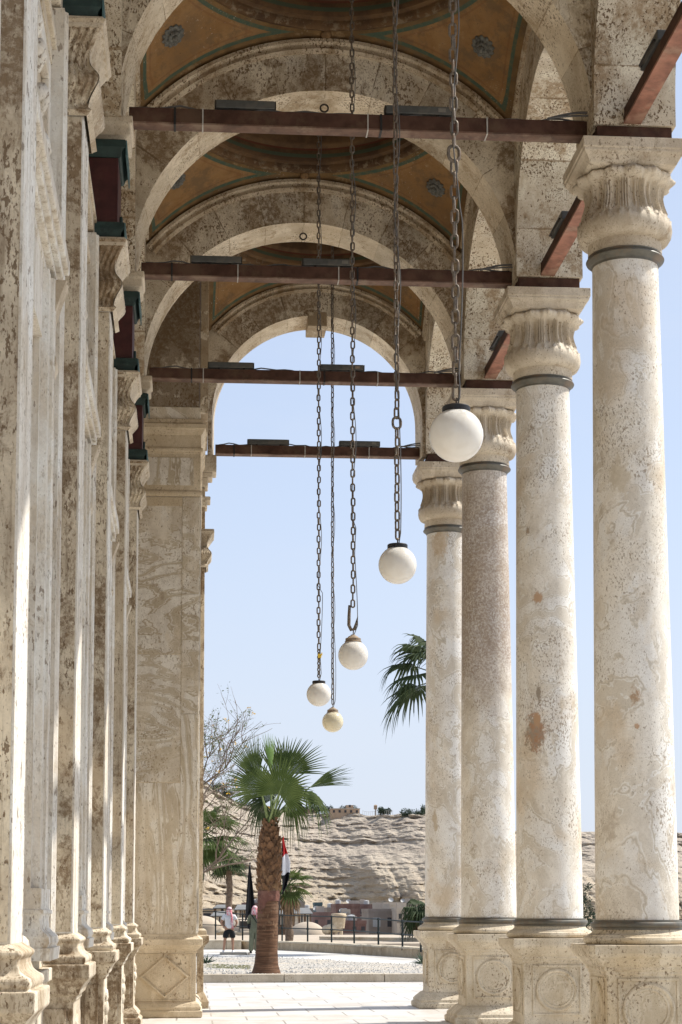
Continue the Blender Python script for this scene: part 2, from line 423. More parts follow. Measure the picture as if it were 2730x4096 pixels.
M['kerb'] = stone('kerb_limestone', (.43,.365,.275), (.52,.455,.36), stain=.25, pit=.3, band=.2, stain_c=(.30,.24,.16), streak=.1, seed=11)
M['lowwall'] = stone('low_wall_limestone', (.36,.275,.175), (.46,.375,.26), stain=.45, pit=.4, band=.1, stain_c=(.26,.20,.13), streak=.35, seed=12)
M['lowwall_pale'] = stone('pale_low_wall', (.50,.425,.31), (.56,.50,.39), stain=.1, pit=.2, band=.1, seed=13)
M['sandplaster'] = plain('sandy_plaster', (.42,.35,.27), .9, 0, .1, 1.2, dirt=(.36,.29,.21), dirt_amt=.35)
M['rock'] = stone('rubble_stone', (.44,.35,.24), (.56,.47,.34), stain=.35, pit=.4, band=.1, stain_c=(.24,.17,.10), seed=14)
M['kiosk_wall'] = plain('brown_timber', (.16,.105,.07), .8, 0, .25, 3)
M['kiosk_panel'] = plain('cream_panel', (.58,.53,.45), .8)
M['kiosk_roof'] = plain('grey_roof_sheet', (.165,.165,.16), .75, 0, .12, 2)
M['brick'] = plain('dull_red_brick', (.155,.092,.08), .9, 0, .25, .9, dirt=(.24,.17,.14))
M['brick_dark'] = plain('mauve_brick', (.145,.095,.09), .9, 0, .25, .9, dirt=(.19,.14,.12))
M['concrete'] = plain('grey_render', (.235,.205,.18), .9, 0, .15, .6, dirt=(.17,.13,.115))
M['concrete_pale'] = plain('pale_render', (.42,.37,.31), .9, 0, .15, .6)
M['hill_house'] = plain('tan_house_render', (.40,.29,.20), .9, 0, .15, .4)
M['darkwin'] = plain('dark_window', (.035,.035,.04), .3)
M['bluewin'] = plain('dusty_pale_shutter', (.34,.36,.37), .7)
M['dish'] = plain('white_dish', (.42,.42,.41), .5)
M['petrol'] = plain('petrol_blue_sheet', (.06,.10,.11), .6)

def hill_mat():
    m, nt, b = new_mat('limestone_hill'); N = NT(nt); p = N.pos()
    s = N.sep(p)
    warp = N.math('MULTIPLY', N.math('SUBTRACT', N.noise(p, .035, 4, .6), .5), 7.0)
    zz = N.math('ADD', s[2], warp)
    cmb = N.n('ShaderNodeCombineXYZ'); N.l(s[0], cmb.inputs[0]); N.l(s[1], cmb.inputs[1]); N.l(zz, cmb.inputs[2])
    lay = N.noise(N.mapv(cmb.outputs[0], scale=(.012,.012,.55)), 1.0, 9, .70)
    col = N.mix(N.step(lay, .34, .64), (.38,.32,.26), (.58,.50,.40))
    low = N.math('MULTIPLY', N.step(s[2], 26, 4), .6)
    col = N.mix(low, col, N.mix(N.step(N.noise(p, .09, 7, .65), .38, .62), (.47,.375,.25), (.60,.50,.36)))
    crack_shade = N.noise(N.mapv(cmb.outputs[0], scale=(.05,.05,.62)), 1.0, 10, .74)
    col = N.mix(N.math('MULTIPLY', N.step(crack_shade, .57, .61), .6), col, (.20,.17,.155))  # crack lines, with thin shadows under the ledges painted dark
    scree = N.noise(p, .55, 8, .75)
    col = N.mix(N.math('MULTIPLY', N.step(scree, .56, .66), .5), col, (.22,.185,.155))
    col = N.mix(N.math('MULTIPLY', N.step(scree, .42, .32), .5), col, (.56,.495,.405))
    N.l(col, b.inputs['Base Color']); b.inputs['Roughness'].default_value = .95
    b.inputs['Specular IOR Level'].default_value = .05
    h = N.math('ADD', N.math('MULTIPLY', crack_shade, -.6), N.math('MULTIPLY', N.noise(p, .45, 9, .72), .8))
    N.bump(h, 1.0, 2.2, b)
    return m
M['hill'] = hill_mat()

def bark_mat():
    m, nt, b = new_mat('palm_trunk_bark'); N = NT(nt); p = N.objco()
    rings = N.noise(N.mapv(p, scale=(2.5,2.5,34)), 1.0, 6, .6)
    col = N.mix(N.step(rings, .35, .65), (.075,.038,.021), (.165,.088,.05))
    pat = N.math('MULTIPLY', N.step(N.noise(N.mapv(p, scale=(9,9,6)), 1.0, 8, .7), .52, .66), N.step(N.sep(p)[2], .5, .9))
    col = N.mix(N.math('MULTIPLY', pat, .7), col, (.32,.20,.115))
    grey = N.step(N.noise(N.mapv(p, loc=(3,2,5)), 3, 6, .65), .55, .7)
    col = N.mix(N.math('MULTIPLY', grey, .35), col, (.26,.185,.13))
    N.l(col, b.inputs['Base Color']); b.inputs['Roughness'].default_value = .9
    N.bump(N.math('ADD', rings, N.math('MULTIPLY', pat, .6)), .7, .03, b)
    return m
M['bark'] = bark_mat()
M['boot'] = plain('palm_leaf_base', (.15,.08,.04), .9, 0, .5, 7, dirt=(.27,.17,.09), dirt_amt=.6, bump=.5)
M['boot_dark'] = plain('reddish_palm_sheath', (.13,.055,.038), .7, 0, .3, 6, dirt=(.22,.12,.085), bump=.4)
M['grey_bark'] = plain('grey_brown_bark', (.155,.115,.085), .95, 0, .35, 9, dirt=(.24,.18,.13), bump=.6)
def leaf_mat(name, c1, c2, trans=.25):
    m, nt, b = new_mat(name); N = NT(nt); p = N.objco()
    col = N.mix(N.step(N.noise(p, 2.5, 4, .6), .35, .65), c1, c2)
    N.l(col, b.inputs['Base Color']); b.inputs['Roughness'].default_value = .6; b.inputs['Specular IOR Level'].default_value = .12
    tr = N.n('ShaderNodeBsdfTranslucent'); N.l(N.mix(.5, col, tuple(min(1, x*1.7) for x in c2)), tr.inputs[0])
    ms = N.n('ShaderNodeMixShader'); ms.inputs[0].default_value = trans
    out = [x for x in nt.nodes if x.type == 'OUTPUT_MATERIAL'][0]
    N.l(b.outputs[0], ms.inputs[1]); N.l(tr.outputs[0], ms.inputs[2]); N.l(ms.outputs[0], out.inputs[0])
    return m
M['frond'] = leaf_mat('fan_palm_leaf', (.042,.066,.018), (.088,.118,.036), .24)
M['frond_dark'] = leaf_mat('dark_palm_leaf', (.028,.044,.018), (.056,.076,.032), .18)
M['frond_new'] = leaf_mat('young_palm_leaf', (.12,.20,.06), (.17,.26,.08))
M['petiole'] = plain('green_leaf_stalk', (.19,.24,.09), .5, 0, .25, 8)
M['dead_leaf'] = plain('dry_palm_leaf', (.24,.165,.10), .85, 0, .3, 8)
M['leaf'] = leaf_mat('olive_leaf', (.07,.10,.04), (.13,.155,.07))
M['bush'] = leaf_mat('dark_bush_leaf', (.035,.055,.035), (.06,.085,.055), .1)
M['twig'] = plain('pale_twig', (.20,.155,.12), .9, 0, .2, 10)
M['flower'] = plain('yellow_flower', (.80,.50,.06), .6)
M['grass'] = leaf_mat('dull_grass', (.16,.17,.075), (.24,.24,.12))
M['skin'] = plain('skin', (.34,.19,.125), .55, 0, .08, 8)
M['white_cloth'] = plain('white_cotton', (.62,.62,.635), .85, 0, .05, 10)
M['black_cloth'] = plain('black_cloth', (.012,.012,.014), .85, 0, .2, 10)
M['olive_cloth'] = plain('olive_cloth', (.145,.155,.105), .85, 0, .12, 8)
M['shoe'] = plain('white_shoe', (.70,.70,.70), .6)
M['hair'] = plain('dark_hair', (.02,.015,.012), .6)
def scarf_mat():
    m, nt, b = new_mat('red_white_check_scarf'); N = NT(nt); p = N.objco()
    ch = N.n('ShaderNodeTexChecker'); N.l(p, ch.inputs[0]); ch.inputs['Scale'].default_value = 38
    big = N.step(N.noise(p, 7, 4, .6), .42, .56)
    col = N.mix(N.math('MULTIPLY_ADD', ch.outputs['Fac'], .35, N.math('MULTIPLY', big, .6)), (.58,.13,.16), (.78,.70,.70))
    N.l(col, b.inputs['Base Color']); b.inputs['Roughness'].default_value = .9
    return m
M['scarf'] = scarf_mat()
def flag_mat():
    m, nt, b = new_mat('red_white_black_flag_cloth'); N = NT(nt); u = N.sep(N.uv())[0]
    col = N.mix(N.step(u, .328, .332), (.50,.025,.025), (.78,.77,.78))
    col = N.mix(N.step(u, .664, .668), col, (.012,.012,.014))
    N.l(col, b.inputs['Base Color']); b.inputs['Roughness'].default_value = .8
    return m
M['flag'] = flag_mat()
rng = random.Random(7)
S_BAY = 4.096
def Yn(n): return 16.45 + S_BAY * (n - 1)
XC = 3.93                     # arcade axis
XI, XO = 3.58, 4.33           # arcade inner and outer faces
Z_AB = 8.385                  # top of abacus
ZS = 8.5                      # spring of the arches

# ------------------------------------------------------------------ columns
def capital_r(r0, z, a):
    """lotus-leaf capital: tongues round the bell"""
    n = 14; u = ((a / (2*PI) * n) % 1.0) * 2 - 1
    zb, zt = 7.70, 8.075
    r = r0
    if z > zb - .01:
        w = .86
        if z < zb + .10: w = .86 * math.sqrt(max(0.0, 1 - ((zb + .10 - z) / .10) ** 2))
        d = abs(u)
        fade = min(1.0, max(0.0, (zt - z) / .04))
        if w > 0:
            r += .020 * math.exp(-((d - w) / .065) ** 2) * fade
            r += .010 * math.exp(-((d - w * .70) / .05) ** 2) * fade - .010 * math.exp(-((d - w * .85) / .04) ** 2) * fade
            if d < w * .6: r -= .012 * fade
            if d < .17 and z > zb + .075: r -= .026 * fade * min(1, (z - zb - .075) / .03)
            if d > w + .05: r -= .006 * fade
    if z >= 8.04:
        k = min(1, (z - 8.04) / .05)
        r += k * (.017 * math.cos(PI * u) + .007 * math.cos(3 * PI * u))
        r += k * .010 * noise.noise(Vector((math.cos(a) * 4, math.sin(a) * 4, z * 3)))
    return r
cap_prof = [(.300, 7.36), (.318, 7.365), (.325, 7.40), (.330, 7.50)]
bell = [(.335,7.525),(.36,7.53),(.40,7.55),(.424,7.59),(.434,7.64),(.430,7.69),(.412,7.725)]
for i in range(13):
    t = i / 12; z = 7.735 + .305 * t
    bell.append((.405 - .062 * math.sin(min(1, t / .72) * PI / 2) + (.02 * max(0, (t - .72) / .28) ** 1.5), z))
bell += [(.385,8.055),(.425,8.075),(.446,8.10),(.448,8.12),(.42,8.145),(.36,8.155)]

def make_column():
    t = empty('stone_column', (0, 0, 0))
    pd = MB()
    pd.sqlathe([(.52,0),(.53,.015),(.53,.075),(.50,.095),(.505,.125),(.47,.165),(.43,.20),(.40,.225),(.368,.235),(.362,.27),
                (.362,.895),(.372,.90),(.372,.925),(.392,.94),(.392,.965),(.41,.975),(.43,1.00),(.455,1.035),(.48,1.05),(.49,1.07),(.495,1.085),(.495,1.155),(.30,1.157)])
    ped = pd.build('pedestal', M['pedestal'], t, bevel=.006)
    # raised square frame and round medallion on each side of the die
    for k in range(4):
        fr = MB(); n0 = 0
        for (a0, a1, b0, b1) in ((-.27,.27,.33,.355),(-.27,.27,.845,.87),(-.27,-.245,.355,.845),(.245,.27,.355,.845)):
            fr.box(a0, a1, -.374, -.3605, b0, b1)
        fr.xform(Matrix.Rotation(k * PI / 2, 4, 'Z'))
        fr.build('panel_frame', M['pedestal'], ped, bevel=.004)
        md = MB()
        pr = [(.233,0),(.228,.016),(.212,.024),(.196,.018),(.188,.008),(.180,.012),(.166,.010),(.158,-.004),(.0001,.002)]
        b0 = len(md.v); nn = 40
        for i in range(nn):
            a = 2*PI*i/nn
            for (r, h) in pr: md.v.append((r*math.cos(a), -.362 - h, .60 + r*math.sin(a)))
        mm = len(pr)
        for i in range(nn):
            q = (i+1) % nn
            for j in range(mm-1): md.f.append((b0+i*mm+j, b0+i*mm+j+1, b0+q*mm+j+1, b0+q*mm+j))
        md.xform(Matrix.Rotation(k * PI / 2, 4, 'Z'))
        md.build('medallion', M['pedestal'], ped, smooth=True, angle=40)
    b = MB()
    b.lathe([(.36,1.158),(.455,1.158),(.475,1.175),(.482,1.195),(.475,1.215),(.452,1.228),(.448,1.238),(.432,1.242),(.410,1.252),(.395,1.268),(.388,1.285),(.37,1.287)], 48)
    b.build('base', M['pedestal'], t, smooth=True, angle=35)
    r = MB()
    r.lathe([(.34,1.284),(.395,1.284),(.395,1.300),(.405,1.304),(.415,1.318),(.415,1.335),(.405,1.349),(.385,1.352),(.385,1.368),(.34,1.369)], 48)
    r.build('base_ring', M['bronze'], t, smooth=True, angle=40)
    s = MB(); prof = []
    for i in range(41):
        u = i / 40; prof.append((.366 - .066 * u ** 1.15, 1.366 + u * (7.33 - 1.366)))
    s.lathe(prof, 56)
    s.build('shaft', M['column'], t, smooth=True, angle=60)
    nr = MB()
    nr.lathe([(.29,7.315),(.306,7.315),(.310,7.335),(.325,7.345),(.330,7.355),(.352,7.368),(.358,7.382),(.352,7.394),(.338,7.40),(.334,7.408),(.340,7.414),(.340,7.424),(.31,7.43)], 48)
    nr.build('neck_ring', M['bronze'], t, smooth=True, angle=40)
    c = MB()
    c.lathe([(.30,7.425),(.330,7.427),(.338,7.45),(.333,7.51)] + bell, 14*14, rmod=capital_r)
    cp = c.build('capital', M['capital'], t, smooth=True, angle=50)
    ab = MB()
    ab.sqlathe([(.36,8.15),(.375,8.152),(.40,8.165),(.412,8.19),(.43,8.225),(.452,8.25),(.460,8.262),(.460,8.285),(.470,8.29),(.470,8.385)])
    ab.build('abacus', M['capital'], cp, bevel=.006)
    return t
col0 = make_column()
COLL = {
 -1: 'stone column beside the viewer, outside the right edge',
 0: 'stone column just ahead of the viewer, outside the right edge',
 1: 'tall mottled cream column, nearest and widest, cut by the right edge of the photo',
 2: 'cream column second from the right with rusty orange spots down its shaft',
 3: 'column with a sooty mauve-brown upper shaft, behind the biggest hanging globe',
 4: 'farthest and slimmest cream column, partly hidden behind its neighbour, palm leaves on its left'}
columns = {}
for n in (-2,): COLL[n] = 'stone column behind the viewer, outside the photo'
for n in range(-2, 5):
    o = col0 if n == -2 else copy_tree(col0)
    o.location = (XC + (-.03 if n == 3 else 0), Yn(n), 0)
    tag(o, COLL[n], 'column', 'columns of the arcade')
    columns[n] = o
# individual wear patches on two shafts: pieces of broken surface, and the sooty shaft of the third column
def col_variant(n, mat):
    for ch in columns[n].children:
        if ch.name.startswith('shaft'):
            ch.data = ch.data.copy(); ch.data.materials[0] = mat
            return ch
def sooty():
    m = M['column'].copy(); m.name = 'sooty_column_alabaster'; nt = m.node_tree; N = NT(nt)
    b = [x for x in nt.nodes if x.type == 'BSDF_PRINCIPLED'][0]
    old = b.inputs['Base Color'].links[0].from_socket
    p = N.pos(); z = N.sep(p)[2]
    wob = N.math('MULTIPLY', N.math('SUBTRACT', N.noise(p, 2.2, 6, .65), .5), 2.0)
    zz = N.math('ADD', z, wob)
    k = N.math('MULTIPLY', N.step(zz, 3.8, 4.9), N.step(zz, 8.6, 6.6))
    grain = N.step(N.noise(p, 34, 4, .7), .30, .66)
    N.l(N.mix(N.math('MULTIPLY', k, N.math('MULTIPLY_ADD', grain, .6, .25)), old, (.27,.20,.155)), b.inputs['Base Color'])
    return m
col_variant(3, sooty())
def spots(name, base, lst, edge=.5):
    """worn patches where the skin of the shaft has come off: lst of (y, z, x, ry, rz, colour)"""
    m = M[base].copy(); m.name = name; nt = m.node_tree; N = NT(nt)
    b = [x for x in nt.nodes if x.type == 'BSDF_PRINCIPLED'][0]
    col = b.inputs['Base Color'].links[0].from_socket; p = N.pos()
    for (x, y, z, rx, rz, c, c2) in lst:
        q = N.mapv(p, scale=(1/rx, .6/rx, 1/rz), loc=(-x/rx, -y*.6/rx, -z/rz))
        l = N.n('ShaderNodeVectorMath', operation='LENGTH'); N.l(q, l.inputs[0])
        d = N.math('ADD', l.outputs['Value'], N.math('MULTIPLY', N.math('SUBTRACT', N.noise(N.mapv(p, scale=(1.5,1.5,1)), 9, 9, .78), .5), 3.4))
        k = N.math('MULTIPLY', N.step(d, 1.05, .62), .88)
        col = N.mix(k, col, N.mix(N.step(N.noise(p, 14, 8, .75), .40, .60), c, c2))
    N.l(col, b.inputs['Base Color'])
    return m
def pz(n, x, y):
    v = atY(x, y, Yn(n) - .3); return v.x, v.y, v.z
O1, O2, G1, G2 = (.46,.29,.17), (.36,.19,.10), (.27,.22,.165), (.19,.135,.09)
col_variant(2, spots('patched_column_alabaster', 'column', [
    (*pz(2, 2145, 2930), .12, .26, G1, O2), (*pz(2, 2150, 2880), .05, .09, O1, O1), (*pz(2, 2150, 2387), .055, .07, O1, O1),
    (*pz(2, 2117, 1710), .06, .07, G1, (.34,.27,.19)), (*pz(2, 2108, 2120), .06, .13, (.33,.24,.16), G1), (*pz(2, 2157, 2780), .03, .09, G1, G1)]))
col_variant(1, spots('scuffed_column_alabaster', 'column', [
    (*pz(1, 2540, 2790), .06, .09, O1, (.33,.22,.13)), (*pz(1, 2548, 2905), .035, .045, O1, O1), (*pz(1, 2400, 2300), .05, .22, (.40,.32,.22), (.52,.43,.32)),
    (*pz(1, 2480, 1900), .10, .2, (.52,.45,.34), (.60,.53,.42))]))
col_variant(4, spots('flaked_column_alabaster', 'column', [
    (*pz(4, 1760, 2170), .14, .25, (.50,.38,.25), (.60,.50,.37)), (*pz(4, 1732, 2590), .05, .12, G1, (.36,.28,.19)), (*pz(4, 1738, 3270), .06, .25, (.42,.34,.24), (.5,.42,.31))]))

# ------------------------------------------------------------------ arcade body
arcade = empty('mosque_arcade', (1.44, 20.5, 8.4), 'weathered stone vault of arches and painted domes carried on the columns', 'arcade')

def arch_body(name, c, z0, r, hw, top, w0, w1, axis, mat, nseg=48, zleg=None, nv=13, splay=0.0, soffit_mat=None, mould=None, mould_mat=None, parent=None, mside=-1, uvj=True):
    """arch in a wall. span coordinate t runs along `axis`; wall between w0 (near/inner) and w1; returns list of objects"""
    parent = parent or arcade
    def P(t, w, z): return (t, w, z) if axis == 'x' else (w, t, z)
    fl = (axis == 'y')
    A = [PI * i / nseg for i in range(nseg + 1)]
    def outer(a):
        ca, sa = math.cos(a), math.sin(a)
        k = 1e9
        if abs(ca) > 1e-6: k = min(k, hw / abs(ca))
        if sa > 1e-6: k = min(k, (top - z0) / sa)
        return k
    ri0 = r + splay
    face = MB()
    for (w, rr, fc) in ((w0, ri0, True), (w1, r, False)):
        R_ = [[rr + (outer(a) - rr) * j / 4 for j in range(5)] for a in A]
        face.grid(lambda i, j: P(c + R_[i][j] * math.cos(A[i]), w, z0 + R_[i][j] * math.sin(A[i])), nseg, 4,
                  UV=lambda i, j: (A[i] / PI * nv + .5, R_[i][j]), flip=(fc != fl))
    zl = z0 if zleg is None else zleg
    if zl < z0:
        for w, rr, fc in ((w0, ri0, True), (w1, r, False)):
            for sgn in (-1, 1):
                q = [P(c + sgn*rr, w, zl), P(c + sgn*hw, w, zl), P(c + sgn*hw, w, z0), P(c + sgn*rr, w, z0)]
                face.face(q, [(.5,0)]*4)
    # side and top closures
    for sgn in (-1, 1):
        face.face([P(c + sgn*hw, w0, zl), P(c + sgn*hw, w1, zl), P(c + sgn*hw, w1, top), P(c + sgn*hw, w0, top)], [(.5,0)]*4)
        face.face([P(c + sgn*ri0, w0, zl), P(c + sgn*r, w1, zl), P(c + sgn*hw, w1, zl), P(c + sgn*hw, w0, zl)], [(.5,0)]*4)
    body = face.build(name, mat, parent)
    so = MB()
    rr = [(ri0, w0), (r, w1)]
    so.grid(lambda i, j: P(c + (rr[0][0] + (rr[1][0]-rr[0][0])*j/3) * math.cos(A[i]), w0 + (w1-w0)*j/3, z0 + (rr[0][0] + (rr[1][0]-rr[0][0])*j/3) * math.sin(A[i])), nseg, 3,
            UV=lambda i, j: (A[i] / PI * nv + .5, j), flip=not fl)
    if zl < z0:
        for sgn in (-1, 1):
            so.face([P(c + sgn*ri0, w0, zl), P(c + sgn*r, w1, zl), P(c + sgn*r, w1, z0), P(c + sgn*ri0, w0, z0)], [(.5,0)]*4)
    so.build('soffit', soffit_mat or mat, body, smooth=True, angle=40)
    if mould:
        mo = MB()
        for (r0, r1, d, hwm) in mould:
            As = [a for a in [PI * i / 72 for i in range(73)] if r1 * abs(math.cos(a)) <= hwm]
            n = len(As) - 1
            prof = [(r0, 0), (r0, d*.7), (r0 + (r1-r0)*.25, d), (r0 + (r1-r0)*.45, d*.62), (r0 + (r1-r0)*.6, d*.62), (r0 + (r1-r0)*.75, d*1.15), (r1, d*1.1), (r1, 0)]
            mo.grid(lambda i, j: P(c + prof[j][0]*math.cos(As[i]), w0 + mside*prof[j][1], z0 + prof[j][0]*math.sin(As[i])), n, len(prof)-1, flip=(not fl) != (mside > 0))
        mo.build('archivolt', mould_mat or M['moulding'], body, smooth=True, angle=35)
    return body

XCV, RIN = 1.44, 2.12          # centre line and inner radius of the transverse arches
hooks = []
for n in range(-2, 5):
    Y = Yn(n)
    if n < 4:
        b = arch_body('transverse_arch', XCV, ZS, RIN, 2.16, 12.6, Y - .30, Y + .30, 'x', M['arch_face'], splay=.045,
                      soffit_mat=M['arch_soffit'], mould=[(2.60, 2.76, .05, 2.13)])
        cx, zc = XCV, ZS + RIN
    else:
        b = arch_body('transverse_arch', 1.89, 9.08, 1.60, 1.70, 12.6, Y - .30, Y + .30, 'x', M['arch_face'], zleg=8.5, splay=.04,
                      soffit_mat=M['arch_soffit'], mould=[(2.02, 2.16, .05, 1.66)], nv=11)
        cx, zc = 1.89, 10.68
    if n == 4:
        k = MB(); k.box(cx - .15, cx + .15, Y - .304, Y + .304, zc - .13, zc + .10)
        k.build('keystone', M['arch_soffit'], b, bevel=.01)
    if n in (2, 3):
        h = MB(); h.tube([(cx + .045*math.cos(a), Y - .06, zc - .055 + .045*math.sin(a)) for a in [2*PI*i/16 for i in range(16)]], .011, 6, closed=True)
        h.build('hook_ring', M['iron'], b, smooth=True)
# outer arcade and wall arches run along Y
for n in range(-2, 4):
    Ym = Yn(n) + S_BAY / 2
    b = arch_body('arcade_arch', Ym, 8.70, 1.66, S_BAY/2, 12.6, XI, XO, 'y', M['arcade'], zleg=8.53, nv=7, soffit_mat=M['arcade'],
                  mould=[(2.28, 2.44, .045, 1.74)], mside=-1)
    if n < 3:
        arch_body('wall_arch', Ym, 8.70, 1.66, S_BAY/2, 12.6, -.68, -1.02, 'y', M['arcade'], zleg=8.5, nv=7, soffit_mat=M['arcade'],
                  mould=[(2.28, 2.44, .045, 1.74)], mside=1)
# maroon bearing blocks between abacus and arches
for n in range(-1, 5):
    k = MB(); k.box(XI + .03, XO - .03, Yn(n) - .36, Yn(n) + .36, Z_AB + .001, 8.529)
    k.build('bearing_block', M['rust_beam'], arcade, bevel=.006)

def vault(xc, Ym, z0, ax, ay, Rs, rho, nm):
    v = MB(); ns = 28; nt_ = 16; TH = []
    for (cx_, cy_) in ((1,1),(-1,1),(-1,-1),(1,-1)): pass
    ca = math.atan2(ay, ax)
    cor = [-ca, ca, PI - ca, PI + ca, 2*PI - ca]
    for q in range(4):
        for i in range(ns): TH.append(cor[q] + (cor[q+1]-cor[q]) * i / ns)
    n = len(TH)
    pts = {}
    def pp(i, j):
        i %= n; th = TH[i]; c, s = math.cos(th), math.sin(th)
        rb = min(ax/abs(c) if abs(c) > 1e-9 else 1e9, ay/abs(s) if abs(s) > 1e-9 else 1e9)
        r = rho + (rb - rho) * (j / nt_); return r * c, r * s, r
    def P(i, j):
        x, y, r = pp(i, j); return (xc + x, Ym + y, z0 + math.sqrt(max(0, Rs*Rs - r*r)))
    def UV(i, j):
        x, y, r = pp(i, j)
        zz = math.sqrt(max(.01, Rs*Rs - r*r)); st = math.sqrt(1 + (r/zz)**2)
        db = min((ax - abs(x)), (ay - abs(y))) * st**.6; return (min(db, (r - rho) * 1.05), 0)
    v.grid(P, n, nt_, closed_u=True, UV=UV, flip=True)
    o = v.build('pendentive_vault', M['vault'], arcade, smooth=True)
    d = MB(); zr = z0 + math.sqrt(Rs*Rs - rho*rho)
    prof = [(rho + .03, zr - .03), (rho + .01, zr - .055), (rho - .03, zr - .06), (rho - .06, zr - .03), (rho - .065, zr + .03), (rho - .10, zr + .05), (rho - .13, zr + .045), (rho - .15, zr + .09), (rho - .15, zr + .22), (rho - .19, zr + .25), (rho - .20, zr + .28)]
    for i in range(1, 15):
        a = PI/2 * i / 14; prof.append(((rho - .20) * math.cos(a) + .001, zr + .28 + 1.0 * math.sin(a)))
    L = [0]
    for a, b in zip(prof, prof[1:]): L.append(L[-1] + math.hypot(b[0]-a[0], b[1]-a[1]))
    nn = 64
    d.grid(lambda i, j: (xc + prof[j][0]*math.cos(2*PI*i/nn), Ym + prof[j][0]*math.sin(2*PI*i/nn), prof[j][1]), nn, len(prof)-1, closed_u=True, UV=lambda i, j: (L[j], 0), flip=True)
    d.build('dome', M['dome'], o, smooth=True, angle=50)
    # little bosses at the crowns of the arches
    for sx, sy in ((0,1),(0,-1)):
        r = ay - .06; bz = z0 + math.sqrt(Rs*Rs - r*r)
        bb = MB(); N_ = Vector((sx*r, sy*r, bz - z0)).normalized(); c0 = Vector((xc, Ym + sy*r, bz)) 
        bb.lathe([(.0,.05),(.02,.05),(.035,.035),(.045,.04),(.06,.02),(.065,0)], 14, cap=False)
        bb.xform(Matrix.Translation(c0) @ (-N_).to_track_quat('Z','Y').to_matrix().to_4x4())
        bb.build('boss', M['boss'], o, smooth=True)
    if nm:
        for sx in (-1, 1):
            for sy in (-1, 1):
                x, y = sx * (ax - .40), sy * (ay - .52); z = math.sqrt(Rs*Rs - x*x - y*y)
                N_ = -Vector((x, y, z)).normalized(); c0 = Vector((xc + x, Ym + y, z0 + z))
                r = MB()
                for ring, (cnt, r0, r1, wd, h) in enumerate(((12, .03, .145, .034, .022), (8, .015, .085, .028, .042))):
                    for k in range(cnt):
                        a = 2*PI*(k + .5*ring)/cnt; e = Vector((math.cos(a), math.sin(a), 0)); t = Vector((-math.sin(a), math.cos(a), 0)); u = Vector((0,0,1))
                        rows = [(r0, wd*.4, h*.8), ((r0+r1)*.5, wd, h*1.25), (r1*.88, wd*.8, h*1.1), (r1, wd*.15, h*.5)]
                        r.grid(lambda i, j: e*rows[i][0] + t*rows[i][1]*(j-1) + u*(rows[i][2] - (.012 if j != 1 else 0)), 3, 2)
                r.lathe([(.035,.03),(.033,.055),(.02,.07),(.001,.072)], 12, cap=False)
                r.xform(Matrix.Translation(c0 + N_*.004) @ N_.to_track_quat('Z','Y').to_matrix().to_4x4())
                r.build('rosette', M['rosette'], o, smooth=True)
RS = math.sqrt(2.77**2 + 1.748**2)
for n in range(-2, 3):
    vault(XCV, Yn(n) + S_BAY/2, ZS, 2.12, 1.748, RS, 1.60, n >= 0)
vault(1.88, Yn(3) + S_BAY/2, 9.05, 1.70, 1.748, math.sqrt(2.17**2 + 1.748**2), 1.55, False)
# arch standing on the pier edge, beside the narrow last vault
k = MB()
k.box(.06, .18, 26.19, Yn(4) - .3, 8.52, 12.6)
k.build('side_strip', M['arch_soffit'], arcade, bevel=.01)
k = MB(); k.box(-1.0, .06, Yn(3) + .3, 26.19, 10.95, 12.6)
k.build('ceiling_slab', M['arcade'], arcade)
# roof above everything
k = MB(); k.box(-3.2, XO + .06, Yn(-2) - .3, Yn(4) + .5, 12.602, 13.0)
k.build('roof', M['arcade'], arcade)

# ------------------------------------------------------------------ mosque wall
wall = empty('mosque_wall', (-1.0, 14.0, 0), 'long weathered alabaster wall with stained pilasters and green and maroon brackets', 'wall')
def cap_rect(mb, hx0, x_face, yc, hy, z0, z1, flutes=7):
    """acanthus console capital, S-curved section, wavy flutes; x_face = face of the shaft"""
    rows = 22; W = z1 - z0
    def off(t):
        if t < .10: return .02 + .035*math.sin(t/.10*PI)
        t = (t-.10)/.90
        return .015 + .085*math.exp(-((t-.30)/.17)**2) + .13*max(0, (t-.45)/.55)**1.6
    cols_ = 30
    for side in range(3):
        def P(i, j):
            t = j / rows; o = off(t); u = i / cols_
            wv = .010 * math.sin(2*PI*flutes*u + 2.6*math.sin(t*5.0)) if .12 < t < .93 else 0
            z = z0 + W*t
            if side == 0: return (hx0 + (x_face + o - hx0)*u, yc - hy - o - wv, z)
            if side == 1: return (x_face + o + wv, yc - hy - o + (2*hy + 2*o)*u, z)
            return (x_face + o - (x_face + o - hx0)*u, yc + hy + o + wv, z)
        mb.grid(P, cols_, rows, mi=1 if side == 0 else 0)  # viewer-facing side gets the dirty stone with shade in its colour
def reeds(x, y0, y1, n, d):
    """plan points of a reeded face from y0 to y1"""
    pts = []
    st = (y1 - y0) / n
    for i in range(n):
        a = y0 + i*st
        pts += [(x - d, a + st*.04), (x - d*.25, a + st*.16), (x, a + st*.38), (x, a + st*.62), (x - d*.25, a + st*.84), (x - d, a + st*.96)]
    return pts
PIL = {}
